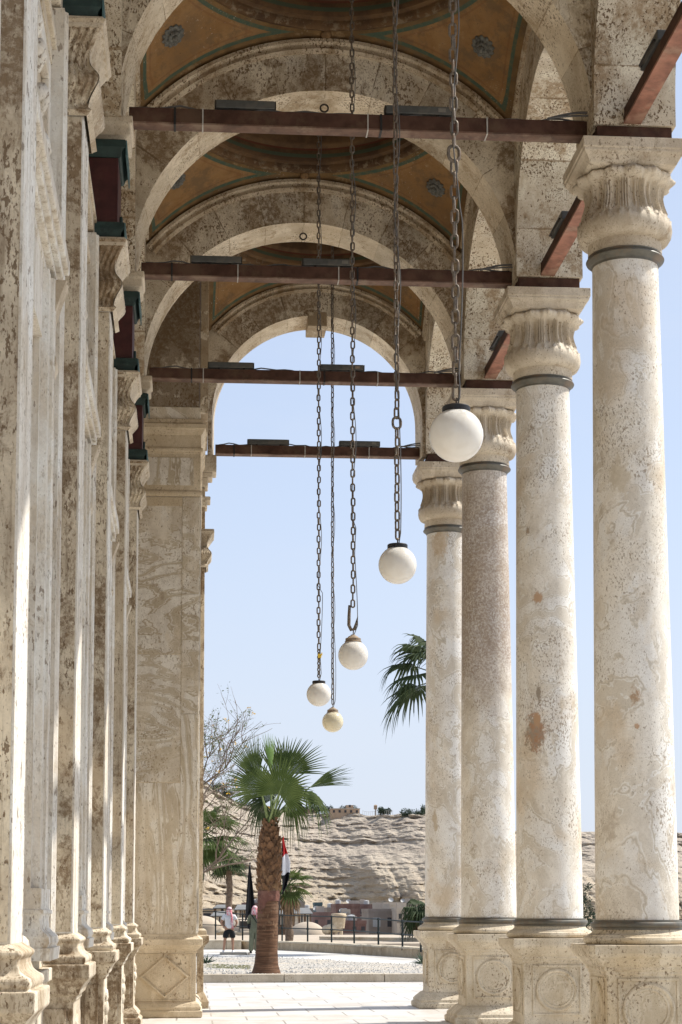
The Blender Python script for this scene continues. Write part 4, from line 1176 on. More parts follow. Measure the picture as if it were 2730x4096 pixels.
b = MB(); b.box(-6, 22, 70.5, 98, G - .02, .27); tag(b.build('upper_terrace', M['sandplaster']), kind='structure')
W2 = [gy(780, 1345, 80), gy(1000, 1340, 78), gy(1460, 1318, 74)]
t2 = poly_wall('parapet_wall', [(p.x, p.y) for p in ((W2[0]), (W2[1]), (W2[2]))], .30, .6, M['lowwall_pale'], 'second low parapet seen through the railing on the right', 'low wall')
rail = empty('metal_railing', (3.5, 66, G), 'dark green two-bar metal railing along the curving low wall', 'railing')
posts = []
for (px, pt, pbm) in ((-40,1168,1330),(130,1170,1330),(300,1186,1336),(420,1190,1342),(548,1192,1346),(708,1196,1352),(858,1200,1358),(1000,1206,1366),(1152,1216,1382),(1303,1228,1392),(1418,1234,1402),(1560,1246,1412)):
    base = gz(px, pbm, G + .30); top = gy(px, pt, base.y); posts.append((base, top.z))
for i, (bp, zt) in enumerate(posts):
    m_ = MB(); m_.tube([(bp.x, bp.y, G + .2), (bp.x, bp.y, zt)], .030, 8); zm = G + .3 + (zt - G - .3)*.47
    m_.lathe([(.03, zm - .05), (.045, zm - .03), (.045, zm + .03), (.03, zm + .05)], 8, bp.x, bp.y)
    m_.lathe([(.03, zt - .045), (.042, zt - .03), (.042, zt + .02), (.001, zt + .035)], 8, bp.x, bp.y)
    m_.build('post', M['rail'], rail, smooth=True, angle=40)
for f, nm in ((1.0, 'top_rail'), (.47, 'middle_rail')):
    m_ = MB(); m_.tube([(bp.x, bp.y, G + .3 + (zt - G - .3)*f - (.01 if f == 1 else 0)) for bp, zt in posts], .024, 6); m_.build(nm, M['rail'], rail, smooth=True)

# ------------------------------------------------------------------ palms
def fan(mb, hub, axis, normal, L, spread, nseg, droop, r, web=.52, wmul=1.0):
    axis = Vector(axis).normalized(); normal = Vector(normal); normal = (normal - axis*normal.dot(axis)).normalized(); side = normal.cross(axis)
    dphi = spread/nseg
    for k in range(nseg):
        ph = -spread/2 + dphi*(k + .5)
        l = L*(.72 + .28*math.cos(ph*.55))*r.uniform(.93, 1.06)
        d = axis*math.cos(ph) + side*math.sin(ph); e = normal.cross(d)
        cup = normal*(-.10*L*(1 - math.cos(ph*.5)))
        W = l*web*dphi*.52*wmul
        base = len(mb.v); dr = droop*r.uniform(.4, 1.5); tw = r.uniform(-.12, .12)
        for (t, w) in ((.02,.03),(.30,.52),(web,1.0),(.78,.52),(.91,.26),(1.0,.03)):
            x = max(0, t - web*.8)
            p = Vector(hub) + d*(l*t) + cup*t*t + Vector((0,0,-1))*(dr*L*x*x*3.2) - d*(dr*L*x*x*.9) + e*(tw*l*x*x)
            mb.v += [tuple(p - e*W*w), tuple(p + normal*W*w*.7), tuple(p + e*W*w)]
        for j in range(5):
            a = base + 3*j
            mb.f += [(a, a+1, a+4, a+3), (a+1, a+2, a+5, a+4)]
def frond(parent, c, hub, axis, normal, L, spread, nseg, droop, r, mat, pet=True, pr=.02, nm='frond'):
    f = MB(); fan(f, hub, axis, normal, L, spread, nseg, droop, r); o = f.build(nm, mat, parent)
    if pet:
        p = MB(); c = Vector(c); hub = Vector(hub); md = (c + hub)/2 + Vector((0,0,.04))
        p.tube([c, c.lerp(md, .5) , md, hub, hub + Vector(axis).normalized()*L*.25], [pr*1.9, pr*1.4, pr*1.1, pr*.7, pr*.2], 6); p.build('leaf_stalk', M['petiole'], o, smooth=True)
    return o
def auto_crown(mb, c, n, L, pet, r, droop=.25, lo=-.5, hi=1.1, seg=20, spread=3.6):
    for k in range(n):
        a = k*2.39996 + r.uniform(-.3,.3); el = hi + (lo - hi)*(k/(n-1)) + r.uniform(-.12,.12)
        d = Vector((math.cos(a)*math.cos(el), math.sin(a)*math.cos(el), math.sin(el)))
        hub = Vector(c) + d*pet*r.uniform(.8,1.1); nrm = Vector((-math.cos(a)*math.sin(el), -math.sin(a)*math.sin(el), math.cos(el)))
        ax = (d + Vector((0,0,-.28*droop*3))).normalized()
        fan(mb, hub, ax, nrm, L*r.uniform(.85,1.1), spread, seg, droop, r)
        mb.tube([Vector(c), hub], .018, 4)
PY_ = 40.6
pc = gy(475, 628, PY_); pbase = gz(447, 1556, G + .02); pbase.y = PY_; pbase.x = gy(447, 1556, PY_).x
palm = empty('fan_palm', (pbase.x, PY_, G), 'big fan palm with a thick brown trunk standing in the gravel bed', 'palm tree')
tk = MB(); Hh = pc.z + .05 - G
def trr(z):
    t = z/Hh
    r = .228 + .10*math.exp(-t/.06)
    if t >= .35: r -= .012*(t-.35)
    if t > .80: r -= .11*((t-.80)/.20)**1.2
    return r
rows = 90
def tx(z): t = z/Hh; return pbase.x + (pc.x - pbase.x)*t
tk.grid(lambda i, j: (tx(Hh*j/rows) + trr(Hh*j/rows)*(1 + .03*noise.noise(Vector((math.cos(2*PI*i/36)*2, math.sin(2*PI*i/36)*2, j*.25))))*math.cos(2*PI*i/36),
                     PY_ + trr(Hh*j/rows)*math.sin(2*PI*i/36), G + Hh*j/rows), 36, rows, closed_u=True)
trunk = tk.build('trunk', M['bark'], palm, smooth=True)
bt = MB(); rb = random.Random(8)
nb = 150
for k in range(nb):
    z = 1.72 + (Hh - 1.72)*(k/nb)**.95; a = k*2.39996*1.0 + rb.uniform(-.1,.1)
    R0 = trr(z) - .024; u = Vector((math.cos(a), math.sin(a), 0)); t = Vector((-u.y, u.x, 0)); up = Vector((0,0,1))
    c0 = Vector((tx(z), PY_, G + z)); h = rb.uniform(.09,.17); w = rb.uniform(.05,.095); out = rb.uniform(.03,.075)
    A = [c0 + u*R0 - t*w, c0 + u*R0 + t*w, c0 + u*(R0+out*.5) + t*w*.8 + up*h*.5, c0 + u*(R0+out*.5) - t*w*.8 + up*h*.5]
    mid0 = c0 + u*(R0 + .035); mid1 = c0 + u*(R0 + out*.5 + .045) + up*h*.5
    tl, tr_ = c0 + u*(R0+out) - t*w*rb.uniform(.25,.5) + up*h, c0 + u*(R0+out) + t*w*rb.uniform(.25,.5) + up*h*rb.uniform(.8,1.1)
    mt = c0 + u*(R0+out+.03) + up*h*1.02
    bk0, bk1 = c0 + u*(R0 + out - .05) - t*w*.5 + up*h*.9, c0 + u*(R0 + out - .05) + t*w*.5 + up*h*.9
    i0 = len(bt.v); bt.v += [tuple(q) for q in (A[0], mid0, A[1], A[3], mid1, A[2], tl, mt, tr_, bk0, bk1)]
    bt.f += [(i0,i0+1,i0+4,i0+3),(i0+1,i0+2,i0+5,i0+4),(i0+3,i0+4,i0+7,i0+6),(i0+4,i0+5,i0+8,i0+7),(i0+6,i0+7,i0+8,i0+10,i0+9),(i0+3,i0+6,i0+9),(i0+5,i0+10,i0+8)]
bt.build('leaf_bases', M['boot'], trunk)
# peeling reddish sheath below the leaf bases
sh = MB()
sh.grid(lambda i, j: (tx(1.75) + (trr(1.6) + .012 + .02*noise.noise(Vector((i*.5, j*.8, 1))))*math.cos(PI + .2 + 2.9*i/24),
                     PY_ + (trr(1.6) + .012 + .02*noise.noise(Vector((i*.5, j*.8, 1))))*math.sin(PI + .2 + 2.9*i/24),
                     G + 1.78 - j/8*(.22 + .28*max(0, math.sin(i/24*PI*2.2))**2)), 24, 8)
sh.build('torn_sheath', M['boot_dark'], trunk, smooth=True)
rf = random.Random(31)
# fronds as they hang in the photograph: hub, tip direction, facing
def F(hx, hy, tx_, ty_, dy, dyt, L, spread, nseg, droop, mat='frond', nrm=None):
    h = gy(hx, hy, PY_ + dy); tip = gy(tx_, ty_, PY_ + dy + dyt); ax = tip - h
    n_ = Vector(nrm) if nrm else Vector((0, -1, .35))
    frond(palm, (pc.x + rf.uniform(-.05,.05), PY_ + rf.uniform(-.05,.05), pc.z), h, ax, n_, L or ax.length, spread, nseg, droop, rf, M[mat])
F(527, 430, 600, 250, -.42, -.25, .92, 4.3, 44, .10)                                # front fan facing the viewer
F(395, 340, 305, 80, -.05, -.1, 1.08, 1.7, 22, .04, nrm=(.75, -.6, .1))                  # tall left blade
F(415, 420, 235, 235, -.2, -.2, 1.0, 2.7, 30, .12, nrm=(.4, -.85, .5))                 # left fan
F(480, 300, 465, 80, .15, .1, .95, .8, 12, .02, 'frond_new', nrm=(.9, -.5, 0))        # young upright leaf
F(565, 310, 690, 125, .1, .15, 1.05, 2.1, 27, .05, nrm=(-.35, -.9, .2))                # upper right fan
F(510, 330, 545, 150, .35, .2, .95, 1.5, 18, .06, nrm=(0, -1, .2))                  # back fan
F(590, 400, 700, 390, .3, .3, .7, 1.8, 18, .2, 'frond_dark', nrm=(-.2, -.9, .4))                      # right back fan
F(720, 392, 955, 285, -.05, -.1, 1.05, 1.15, 20, .10, nrm=(-.35, -.55, .75))            # right outreaching leaf
F(690, 420, 760, 470, .05, .0, .85, 2.6, 22, .55, nrm=(.5, -.4, .75))                   # its hanging tips
F(505, 455, 420, 380, .12, .1, .75, 2.8, 26, .2, 'frond_dark', nrm=(.2, -.9, .3))
F(545, 450, 640, 380, .12, .1, .7, 2.6, 24, .2, 'frond_dark', nrm=(-.2, -.9, .3))
F(600, 470, 640, 560, .1, .0, .75, 2.6, 22, .6, 'frond', nrm=(.5, -.6, .6))
F(430, 480, 400, 560, .1, .1, .72, 2.8, 24, .5, 'frond_dark', nrm=(-.4, -.7, .6))

def small_palm(name, base, top, r0, r1, n, L, pet, seed, label, mat='frond', droop=.25, skirt=0, seg=18, boots=True):
    t = empty(name, base, label, 'palm tree'); r = random.Random(seed)
    k = MB(); base = Vector(base); top = Vector(top); m = 30
    k.tube([base.lerp(top, i/m) + Vector((.03*math.sin(i*.35), 0, 0)) for i in range(m+1)], [r0 + (r1-r0)*i/m + r.uniform(-.012,.012) for i in range(m+1)], 12)
    if boots:
        for i in range(46):
            u = r.uniform(.35, .98); c = base.lerp(top, u); a = r.random()*2*PI; d = Vector((math.cos(a), math.sin(a), 0)); s = Vector((-d.y, d.x, 0)); rr = r0 + (r1-r0)*u
            k.face([c + d*rr*.9 - s*.05, c + d*rr*.9 + s*.05, c + d*(rr + .06) + Vector((0,0,.12))]); 
    k.build('trunk', M['grey_bark'], t, smooth=True, angle=50)
    f = MB(); auto_crown(f, top, n, L, pet, r, droop, seg=seg); f.build('crown', M[mat], t)
    if skirt:
        s = MB(); auto_crown(s, top - Vector((0,0,.15)), skirt, L*.9, pet*.6, r, .9, lo=-1.4, hi=-.7, seg=10); s.build('dry_skirt', M['dead_leaf'], t)
    return t
b0 = gy(222, 1150, 88); small_palm('fan_palm', (b0.x, 88, G - .3), gy(213, 880, 88), .20, .12, 15, .80, .42, 41, 'small dark palm with a thin trunk behind the man in the white shirt', 'frond_dark', .3)
b0 = gy(590, 1330, 76); small_palm('fan_palm', (b0.x, 76, .2), gy(585, 1010, 76), .17, .17, 11, .75, .5, 42, 'palm with a shaggy grey trunk behind the tricolour flag', 'frond', .2, skirt=5)
c0 = gy(30, 700, 58); lp = small_palm('fan_palm', (c0.x - .1, 58, G), (c0.x, 58, c0.z - .1), .2, .14, 16, 1.05, .75, 43, 'palm half hidden by the pier, its fans reaching out from behind it', 'frond', .3, seg=24)
c1 = atY(1028*1.741, 1556*1.741, 60); small_palm('fan_palm', (c1.x, 60, G), (c1.x, 60, c1.z), .24, .17, 19, 1.35, 1.25, 44, 'tall palm whose dark drooping crown shows left of the farthest column', 'frond_dark', .42, seg=24)
c2 = gy(1440, 1180, 75); small_palm('fan_palm', (c2.x, 75, G), (c2.x, 75, c2.z), .22, .2, 15, .85, .45, 45, 'short drooping dark palm beside the foot of the farthest column', 'frond_dark', .65, skirt=6)
# spiky agave-like plants at the bed edge
for (px, py, s_, lab) in ((72,1500,.30,'low spiky green plant at the foot of the pier'), (1436,1505,.42,'spiky dark plant beside the pedestal of the farthest column')):
    p = gz(px, py, G); t = MB(); rg.seed(px)
    for k in range(26):
        a = rg.random()*2*PI; el = rg.uniform(.1, 1.2); d = Vector((math.cos(a)*math.cos(el), math.sin(a)*math.cos(el), math.sin(el))); sd = d.orthogonal().normalized()
        q0 = Vector((p.x, p.y, G + .02)); l = s_*rg.uniform(.6,1.1)
        t.face([q0 - sd*.02, q0 + sd*.02, q0 + d*l*.6 + sd*.014, q0 + d*l*.6 - sd*.014]); t.face([q0 + d*l*.6 - sd*.014, q0 + d*l*.6 + sd*.014, q0 + d*l])
    tag(t.build('spiky_plant', M['bush']), lab, 'plant')

# bare flowering tree behind the pier
tr = empty('flowering_tree', (-.9, 50, G), 'thin straggly tree with bare twigs and yellow flowers, coming out from behind the pier', 'tree')
rt = random.Random(17); br, lf, fw = MB(), MB(), MB()
def leafq(mb, p, s, r):
    d = Vector((r.uniform(-1,1), r.uniform(-1,1), r.uniform(-.6,1))).normalized(); e = d.orthogonal().normalized()
    e = (e*math.cos(r.random()*6) + d.cross(e)*math.sin(r.random()*6)).normalized()
    mb.face([p, p + d*s*.5 + e*s*.17, p + d*s, p + d*s*.5 - e*s*.17])
def grow(p, d, l, rad, depth):
    if p.x > 1.55 - .16*max(0, 3.4 - p.z): return
    pts = [p]; q = p.copy(); dd = d.copy(); n = 5
    for k in range(n):
        dd = (dd + Vector((rt.uniform(-.22,.22), rt.uniform(-.22,.22), rt.uniform(-.16,.18)))).normalized(); q = q + dd*l/n; pts.append(q.copy())
    br.tube(pts, [rad*(1 - .55*k/n) for k in range(n+1)], 5 if depth < 3 else 3)
    if depth >= 5:
        den = 1.0 if noise.noise(q*.9) > -.02 else .12
        for k in range(10):
            if rt.random() < den*.8: leafq(lf, pts[rt.randint(1, n)] + Vector((rt.uniform(-.05,.05),)*3), rt.uniform(.05,.10), rt)
        if rt.random() < .045:
            for k in range(5): leafq(fw, q, .085, rt)
        return
    m = 4 if depth < 3 else 3
    for k in range(m):
        u = rt.randint(4 if depth < 1 else 2, n); nd2 = (dd + Vector((rt.uniform(-.75,.75), rt.uniform(-.75,.75), rt.uniform(-.45,.65)))).normalized()
        grow(pts[u].copy(), nd2, l*rt.uniform(.62,.82), rad*.55, depth + 1)
grow(Vector((-.9, 50, G)), Vector((.16, 0, 1)), 2.7, .10, 0)
grow(Vector((-1.1, 50.4, G)), Vector((.30, .1, .95)), 2.5, .08, 0)
grow(Vector((-.55, 50, 2.6)), Vector((.50, -.1, .8)), 1.9, .04, 2)
grow(Vector((-.45, 50, 4.2)), Vector((.45, .1, .75)), 1.7, .04, 2)
t_ = br.build('trunk', M['twig'], tr, smooth=True); lf.build('leaves', M['leaf'], tr); fw.build('flowers', M['flower'], tr)
# araucaria-like bush seen between two columns
ab = empty('branching_shrub', (9.6, 46, G), 'dark tufted shrub seen between the two right-hand columns', 'shrub'); rs = random.Random(6)
bs, ls = MB(), MB()
for k in range(22):
    zz = .3 + 1.9*k/22; a = rs.uniform(-.6,.6) + (0 if k % 2 else PI); l = rs.uniform(.3,.75)*(1.15 - .4*k/22)
    c = Vector((9.35, 46, G + zz*.8)); e = c + Vector((math.cos(a)*l, math.sin(a)*l, l*.55)); bs.tube([c, c.lerp(e,.5) - Vector((0,0,.03)), e], [.016,.012,.006], 4)
    for q in range(5):
        cc = c.lerp(e, rs.uniform(.45,1.0))
        for w in range(26): leafq(ls, cc + Vector((rs.gauss(0,.05), rs.gauss(0,.05), rs.gauss(0,.035))), rs.uniform(.05,.10), rs)
bs.tube([(9.35,46,G-.1),(9.37,46,G+1.0),(9.35,46,G+1.9)], [.04,.03,.012], 6)
bs.build('stems', M['twig'], ab, smooth=True); ls.build('foliage', M['bush'], ab)

# ------------------------------------------------------------------ flags
def flag(name, base, top, mat, label, w, h, red, seed, poly):
    t = empty(name, base, label, 'flag')
    p = MB(); p.tube([base, Vector(base).lerp(Vector(top), .5), top], [.028,.026,.02], 8); p.build('pole', M['iron'], t, smooth=True)
    tp = MB(); tp.lathe([(.001,-.02),(.03,0),(.03,.03),(.001,.06)], 8, cap=False); tp.v = [(x+top[0], y+top[1], z+top[2]) for x, y, z in tp.v]; tp.build('finial', M['iron'], t, smooth=True)
    f = MB(); n, m = 28, 24
    f.grid(lambda i, j: poly(i/n, j/m), n, m, UV=lambda i, j: (i/n if red else .5, j/m))
    o = f.build('cloth', mat, t, smooth=True); md = o.modifiers.new('solid','SOLIDIFY'); md.thickness = .008
    return t
FY = 64.0
ft, fb = gy(552, 715, FY), gy(520, 1170, FY); base = Vector((fb.x - .03, FY, G))
def eg(u, v):      # hangs in a folded column: red on top, black at the bottom point
    L_ = gy(548 - 2*u - 10*max(0, .25-u), 712 + 345*u, FY).x; wd = (.05 + .20*min(1, u*2.2))*(1 if u < .80 else 1 - .85*(u-.80)/.20)
    x = L_ + wd*v + .02*math.sin(u*9 + v*3); y = FY - .04 + .10*math.sin(v*9 + u*3)*min(1, u*3)
    return (x, y, gy(548, 712 + 345*u, FY).z + .10*v*(1 if u < .85 else 0) - .03*math.sin(v*7))
flag('flag', base, (ft.x, FY, ft.z + .02), M['flag'], 'red, white and black flag hanging limp right of the big palm trunk', 1, 1, True, 1, eg)
bt_, bb_ = gy(343, 880, FY), gy(352, 1240, FY)
def bl(u, v):
    xl_ = gy(340 - 25*u, 900, FY).x; wd = .04 + .26*min(1, u*1.4)
    if u > .86: wd *= 1 - .9*(u-.86)/.14*v
    x = xl_ + wd*v; z = gy(340, 885 + 345*u, FY).z + (.16*v if u > .8 else 0)
    return (x, FY - .03 + .07*math.sin(v*10 + u*2)*min(1, u*3), z)
flag('flag', Vector((bb_.x, FY, G)), (bt_.x + .02, FY, bt_.z + .05), M['black_cloth'], 'plain black flag hanging limp to the left of the big palm trunk', 1, 1, False, 2, bl)

# ------------------------------------------------------------------ people
def skin_obj(name, verts, edges, rad, mat, parent, lvl=2, root=0):
    me = bpy.data.meshes.new(name); me.from_pydata([tuple(v) for v in verts], edges, []); me.materials.append(mat)
    o = bpy.data.objects.new(name, me); COL.objects.link(o); o.parent = parent
    o.modifiers.new('skin', 'SKIN'); 
    sv = me.skin_vertices[0].data
    for i, r in enumerate(rad):
        sv[i].radius = r if isinstance(r, tuple) else (r, r); sv[i].use_root = (i == root)
    s = o.modifiers.new('sub', 'SUBSURF'); s.levels = lvl; s.render_levels = lvl
    for md in o.modifiers:
        if md.type == 'SKIN': md.use_smooth_shade = True
    return o
def hand(V, E, Rr, wrist, d, n_, out):
    """palm + five fingers continuing from vertex index wrist; d = pointing direction, out = thumb side"""
    p = Vector(V[wrist]); d = Vector(d).normalized(); s = Vector(out).normalized(); V.append(p + d*.06); Rr.append((.036,.018)); pi = len(V)-1; E.append((wrist, pi))
    for k, (o_, l) in enumerate(((.030,.070),(.010,.080),(-.010,.075),(-.030,.058))):
        a = V[pi] + s*o_ + d*.02; V.append(a); Rr.append(.0095); E.append((pi, len(V)-1))
        V.append(a + d*l*.55 + Vector(n_)*.012); Rr.append(.0088); E.append((len(V)-2, len(V)-1))
        V.append(a + d*l*.85 + Vector(n_)*.036); Rr.append(.0075); E.append((len(V)-2, len(V)-1))
    V.append(p + d*.02 + s*.045); Rr.append(.011); E.append((wrist, len(V)-1)); V.append(V[-1] + d*.05 + s*.02); Rr.append(.009); E.append((len(V)-2, len(V)-1))
def face_bits(t, c, fwd, mat):
    """nose, ears and mouth line on a head of radius ~.1 at c"""
    fwd = Vector(fwd).normalized(); sd = Vector((0,0,1)).cross(fwd); c = Vector(c); m_ = MB()
    m_.tube([c + fwd*.095 + Vector((0,0,.02)), c + fwd*.120 + Vector((0,0,-.02)), c + fwd*.098 + Vector((0,0,-.03))], [.010,.015,.010], 6)
    for s in (-1, 1):
        m_.tube([c + sd*s*.082 + Vector((0,0,.03)), c + sd*s*.095, c + sd*s*.082 - Vector((0,0,.03))], [.008,.014,.008], 6)
    m_.build('face', mat, t, smooth=True, local=True)
    e = MB()
    for s in (-1, 1):
        q = c + fwd*.092 + sd*s*.034 + Vector((0,0,.022)); e.tube([q - sd*.012, q, q + sd*.012], [.003,.008,.003], 6)
    e.tube([c + fwd*.093 - sd*.022 - Vector((0,0,.056)), c + fwd*.099 - Vector((0,0,.057)), c + fwd*.093 + sd*.022 - Vector((0,0,.056))], [.003,.006,.003], 6)
    e.build('eyes_and_mouth', M['hair'], t, smooth=True, local=True)

mf = gz(210, 1430); mz = gy(240, 1147, mf.y).z - G
man = empty('person', (mf.x + .03, mf.y, G), 'person in white T-shirt, black shorts and red checked headscarf, hands on hips, from behind', 'person')
k = mz/1.74
man.scale = (k, k, k)
# facing away from the viewer (+Y); x to the right
V = [Vector(v) for v in ((0,0,.93),(0,0,1.08),(0,.01,1.25),(0,0,1.42),(0,.01,1.50),(0,.02,1.60),(0,.02,1.68))]; E = [(0,1),(1,2),(2,3),(3,4),(4,5),(5,6)]
Rr = [(.155,.12),(.145,.11),(.17,.115),(.14,.09),(.058,.058),(.085,.10),(.07,.085)]
def limb(pts, rr, at_):
    i = at_
    for p, r in zip(pts, rr): V.append(Vector(p)); Rr.append(r); E.append((i, len(V)-1)); i = len(V)-1
    return i
wr = limb([(.19,0,1.40),(.30,-.02,1.17),(.245,-.06,1.02)], [.062,.046,.032], 3); hand(V, E, Rr, wr, (-.75,.05,-.25), (0,.3,0), (.3,-.2,.9))
wl = limb([(-.19,0,1.40),(-.32,-.02,1.18),(-.245,-.04,1.02)], [.062,.046,.032], 3); hand(V, E, Rr, wl, (.75,.1,-.25), (0,.3,0), (-.3,-.2,.9))
limb([(.105,0,.86),(.135,-.01,.50),(.145,.02,.09),(.15,-.09+.2,.035)], [.095,.062,.042,.036], 0)
limb([(-.105,0,.86),(-.17,-.03,.50),(-.215,0,.09),(-.225,.11,.035)], [.095,.062,.042,.036], 0)
body = skin_obj('body', V, E, Rr, M['skin'], man)
face_bits(man, (0,.02,1.63), (.15,1,0), M['skin'])
sv_ = [Vector(v) for v in ((0,0,.90),(0,0,1.06),(0,.01,1.25),(0,0,1.42),(0,.01,1.485),(.19,0,1.41),(.265,-.012,1.26),(-.19,0,1.41),(-.275,-.012,1.26))]
skin_obj('shirt', sv_, [(0,1),(1,2),(2,3),(3,4),(3,5),(5,6),(3,7),(7,8)], [(.185,.15),(.175,.135),(.19,.135),(.16,.11),(.07,.07),.085,.082,.085,.082], M['white_cloth'], man)
sh_ = [Vector(v) for v in ((0,0,1.0),(0,0,.90),(.11,0,.84),(.145,-.005,.55),(-.11,0,.84),(-.165,-.02,.55))]
skin_obj('shorts', sh_, [(0,1),(1,2),(2,3),(1,4),(4,5)], [(.17,.135),(.178,.145),.125,.118,.125,.118], M['black_cloth'], man)
for (x, y) in ((.15,.05),(-.222,.04)):
    s = MB(); s.lathe([(.001,0),(.052,0),(.055,.03),(.048,.07),(.042,.11),(.001,.115)], 12, cap=False); s.v = [(x + a, y + b_*2.1, c*(1 - .35*max(0, b_*2.1/.11))) for (a, b_, c) in s.v]; s.build('shoe', M['shoe'], man, smooth=True, local=True)
def scarf(parent, c, drop, tail):
    s = MB(); n = 24; prof = [(.001,.165),(.05,.158),(.088,.125),(.108,.07),(.112,.01),(.108,-.06),(.118,-.11),(.135,-.16)]
    def P(i, j):
        a = 2*PI*i/n; r, z = prof[j]; fr = max(0, math.sin(a))
        zz = z + (fr**2)*(.10 if j > 5 else 0)
        return (c[0] + r*.92*math.cos(a)*(1 + .04*math.sin(5*a + j)), c[1] + r*1.08*math.sin(a) - .01, c[2] + zz)
    s.grid(P, n, len(prof)-1, closed_u=True)
    if tail:
        def Q(i, j):
            t = j/14; return (c[0] + .06 + .06*t + .05*(i/6 - .5)*(1 + t) + .02*math.sin(t*7 + i), c[1] - .13 - .02*math.sin(i*1.6 + t*4), c[2] - .05 - tail*t)
        s.grid(Q, 6, 14)
    o = s.build('headscarf', M['scarf'], parent, smooth=True, local=True)
    md = o.modifiers.new('solid','SOLIDIFY'); md.thickness = .008
    rr = MB(); rr.tube([(c[0] + .106*math.cos(a), c[1] + .118*math.sin(a) - .01, c[2] + .075) for a in [2*PI*q/20 for q in range(20)]], .012, 6, closed=True)
    return o, rr
o, rr = scarf(man, (0,.02,1.61), 0, .62); rr.build('head_cord', M['black_cloth'], o, smooth=True, local=True)

wf = gz(345, 1432); wz = gy(365, 1140, wf.y).z - G
wo_ = empty('person', (wf.x + .16, wf.y, G), 'person in a long olive outfit and patterned headscarf, half hidden by the big palm trunk', 'person'); k = wz/1.68; wo_.scale = (k,k,k)
V = [Vector(v) for v in ((0,0,.90),(0,0,1.05),(0,.01,1.22),(0,0,1.37),(0,.01,1.45),(0,.02,1.54),(0,.02,1.62))]; E = [(0,1),(1,2),(2,3),(3,4),(4,5),(5,6)]; Rr = [(.15,.12),(.13,.10),(.155,.11),(.12,.085),(.05,.05),(.08,.095),(.068,.08)]
wr = limb([(.165,0,1.34),(.22,.0,1.10),(.21,.06,.90)], [.052,.042,.03], 3); hand(V, E, Rr, wr, (0,.15,-1), (0,.3,0), (-.2,1,0))
wl = limb([(-.165,0,1.34),(-.24,.03,1.12),(-.14,.16,1.0)], [.052,.042,.03], 3); hand(V, E, Rr, wl, (.8,.5,.1), (0,.2,.1), (0,.2,1))
limb([(.09,0,.82),(.08,0,.46),(.07,.01,.08),(.07,.10,.03)], [.09,.058,.04,.033], 0); limb([(-.09,0,.82),(-.11,0,.46),(-.14,.01,.08),(-.15,.10,.03)], [.09,.058,.04,.033], 0)
skin_obj('body', V, E, Rr, M['skin'], wo_); face_bits(wo_, (0,.02,1.57), (-.2,1,0), M['skin'])
gv = [Vector(v) for v in ((0,0,.92),(0,0,1.05),(0,.01,1.22),(0,0,1.37),(0,.01,1.43),(.165,0,1.35),(.225,.0,1.10),(.21,.05,.95),(-.165,0,1.35),(-.245,.03,1.12),(-.16,.14,1.02),(.09,0,.80),(.08,0,.45),(.07,.02,.06),(-.09,0,.80),(-.115,0,.45),(-.145,.02,.06))]
skin_obj('outfit', gv, [(0,1),(1,2),(2,3),(3,4),(3,5),(5,6),(6,7),(3,8),(8,9),(9,10),(0,11),(11,12),(12,13),(0,14),(14,15),(15,16)], [(.17,.14),(.15,.12),(.175,.13),(.14,.105),(.06,.06),.07,.06,.05,.07,.06,.05,.118,.10,.095,.118,.10,.095], M['olive_cloth'], wo_)
scarf(wo_, (0,.02,1.55), 0, .30)
bgm = MB(); bgm.tube([(-.15,-.10,1.42),(-.02,-.155,1.24),(.10,-.15,1.06),(.17,-.06,.96)], .016, 6); bgm.build('bag_strap', M['black_cloth'], wo_, smooth=True, local=True)
bgm = MB(); bgm.box(-.27,-.18,-.06,.10,.88,1.05); bgm.build('shoulder_bag', M['black_cloth'], wo_, local=True, bevel=.02)
for (x, y) in ((.07,.05),(-.145,.05)):
    s = MB(); s.lathe([(.001,0),(.048,0),(.05,.03),(.042,.07),(.001,.075)], 12, cap=False); s.v = [(x + a, y + b_*2.1, c) for (a, b_, c) in s.v]; s.build('shoe', M['black_cloth'], wo_, smooth=True, local=True)

# ------------------------------------------------------------------ things beyond the railing
def rock(x, y, z, s, seed, label, flat=.7):
    r = MB(); n, m = 14, 9
    r.grid(lambda i, j: tuple(Vector((x, y, z)) + Vector((math.cos(2*PI*i/n)*math.sin(PI*j/m), math.sin(2*PI*i/n)*math.sin(PI*j/m), -flat*math.cos(PI*j/m)))*s*(1 + .45*noise.noise(Vector((math.cos(2*PI*i/n)*math.sin(PI*j/m)*1.4 + seed, math.sin(2*PI*i/n)*1.4, math.cos(PI*j/m)*1.4))))), n, m, closed_u=True)
    return tag(r.build('boulder', M['rock'], smooth=True, angle=30), label, 'rock', 'boulders behind the railing')
for q, (px, py, s_, lab) in enumerate(((175,1318,.22,'squarish tan boulder behind the railing, left of the man'), (105,1300,.24,'tan boulder behind the leftmost railing post'), (60,1265,.30,'topmost tan boulder at the left end of the railing'), (305,1330,.16,'low boulder between the two people'))):
    p = gz(px, py, .27); rock(p.x, p.y + 6, .30 + s_*.3, s_*1.25, q*3.1, lab)
p = gz(320, 1325, .27); cr = empty('metal_box', (p.x, p.y + 3, .27), 'dark metal box on a frame behind the two people', 'box')
b = MB(); b.box(p.x - .22, p.x + .25, p.y + 2.8, p.y + 3.2, .62, 1.0); b.build('case', M['iron'], cr, bevel=.02)
b = MB()
for dx in (-.25, .27): b.tube([(p.x + dx, p.y + 3, .2), (p.x + dx, p.y + 3, 1.08)], .02, 6)
b.tube([(p.x - .3, p.y + 3, 1.08), (p.x + .3, p.y + 3, 1.08)], .02, 6); b.build('frame', M['rail'], cr, smooth=True)
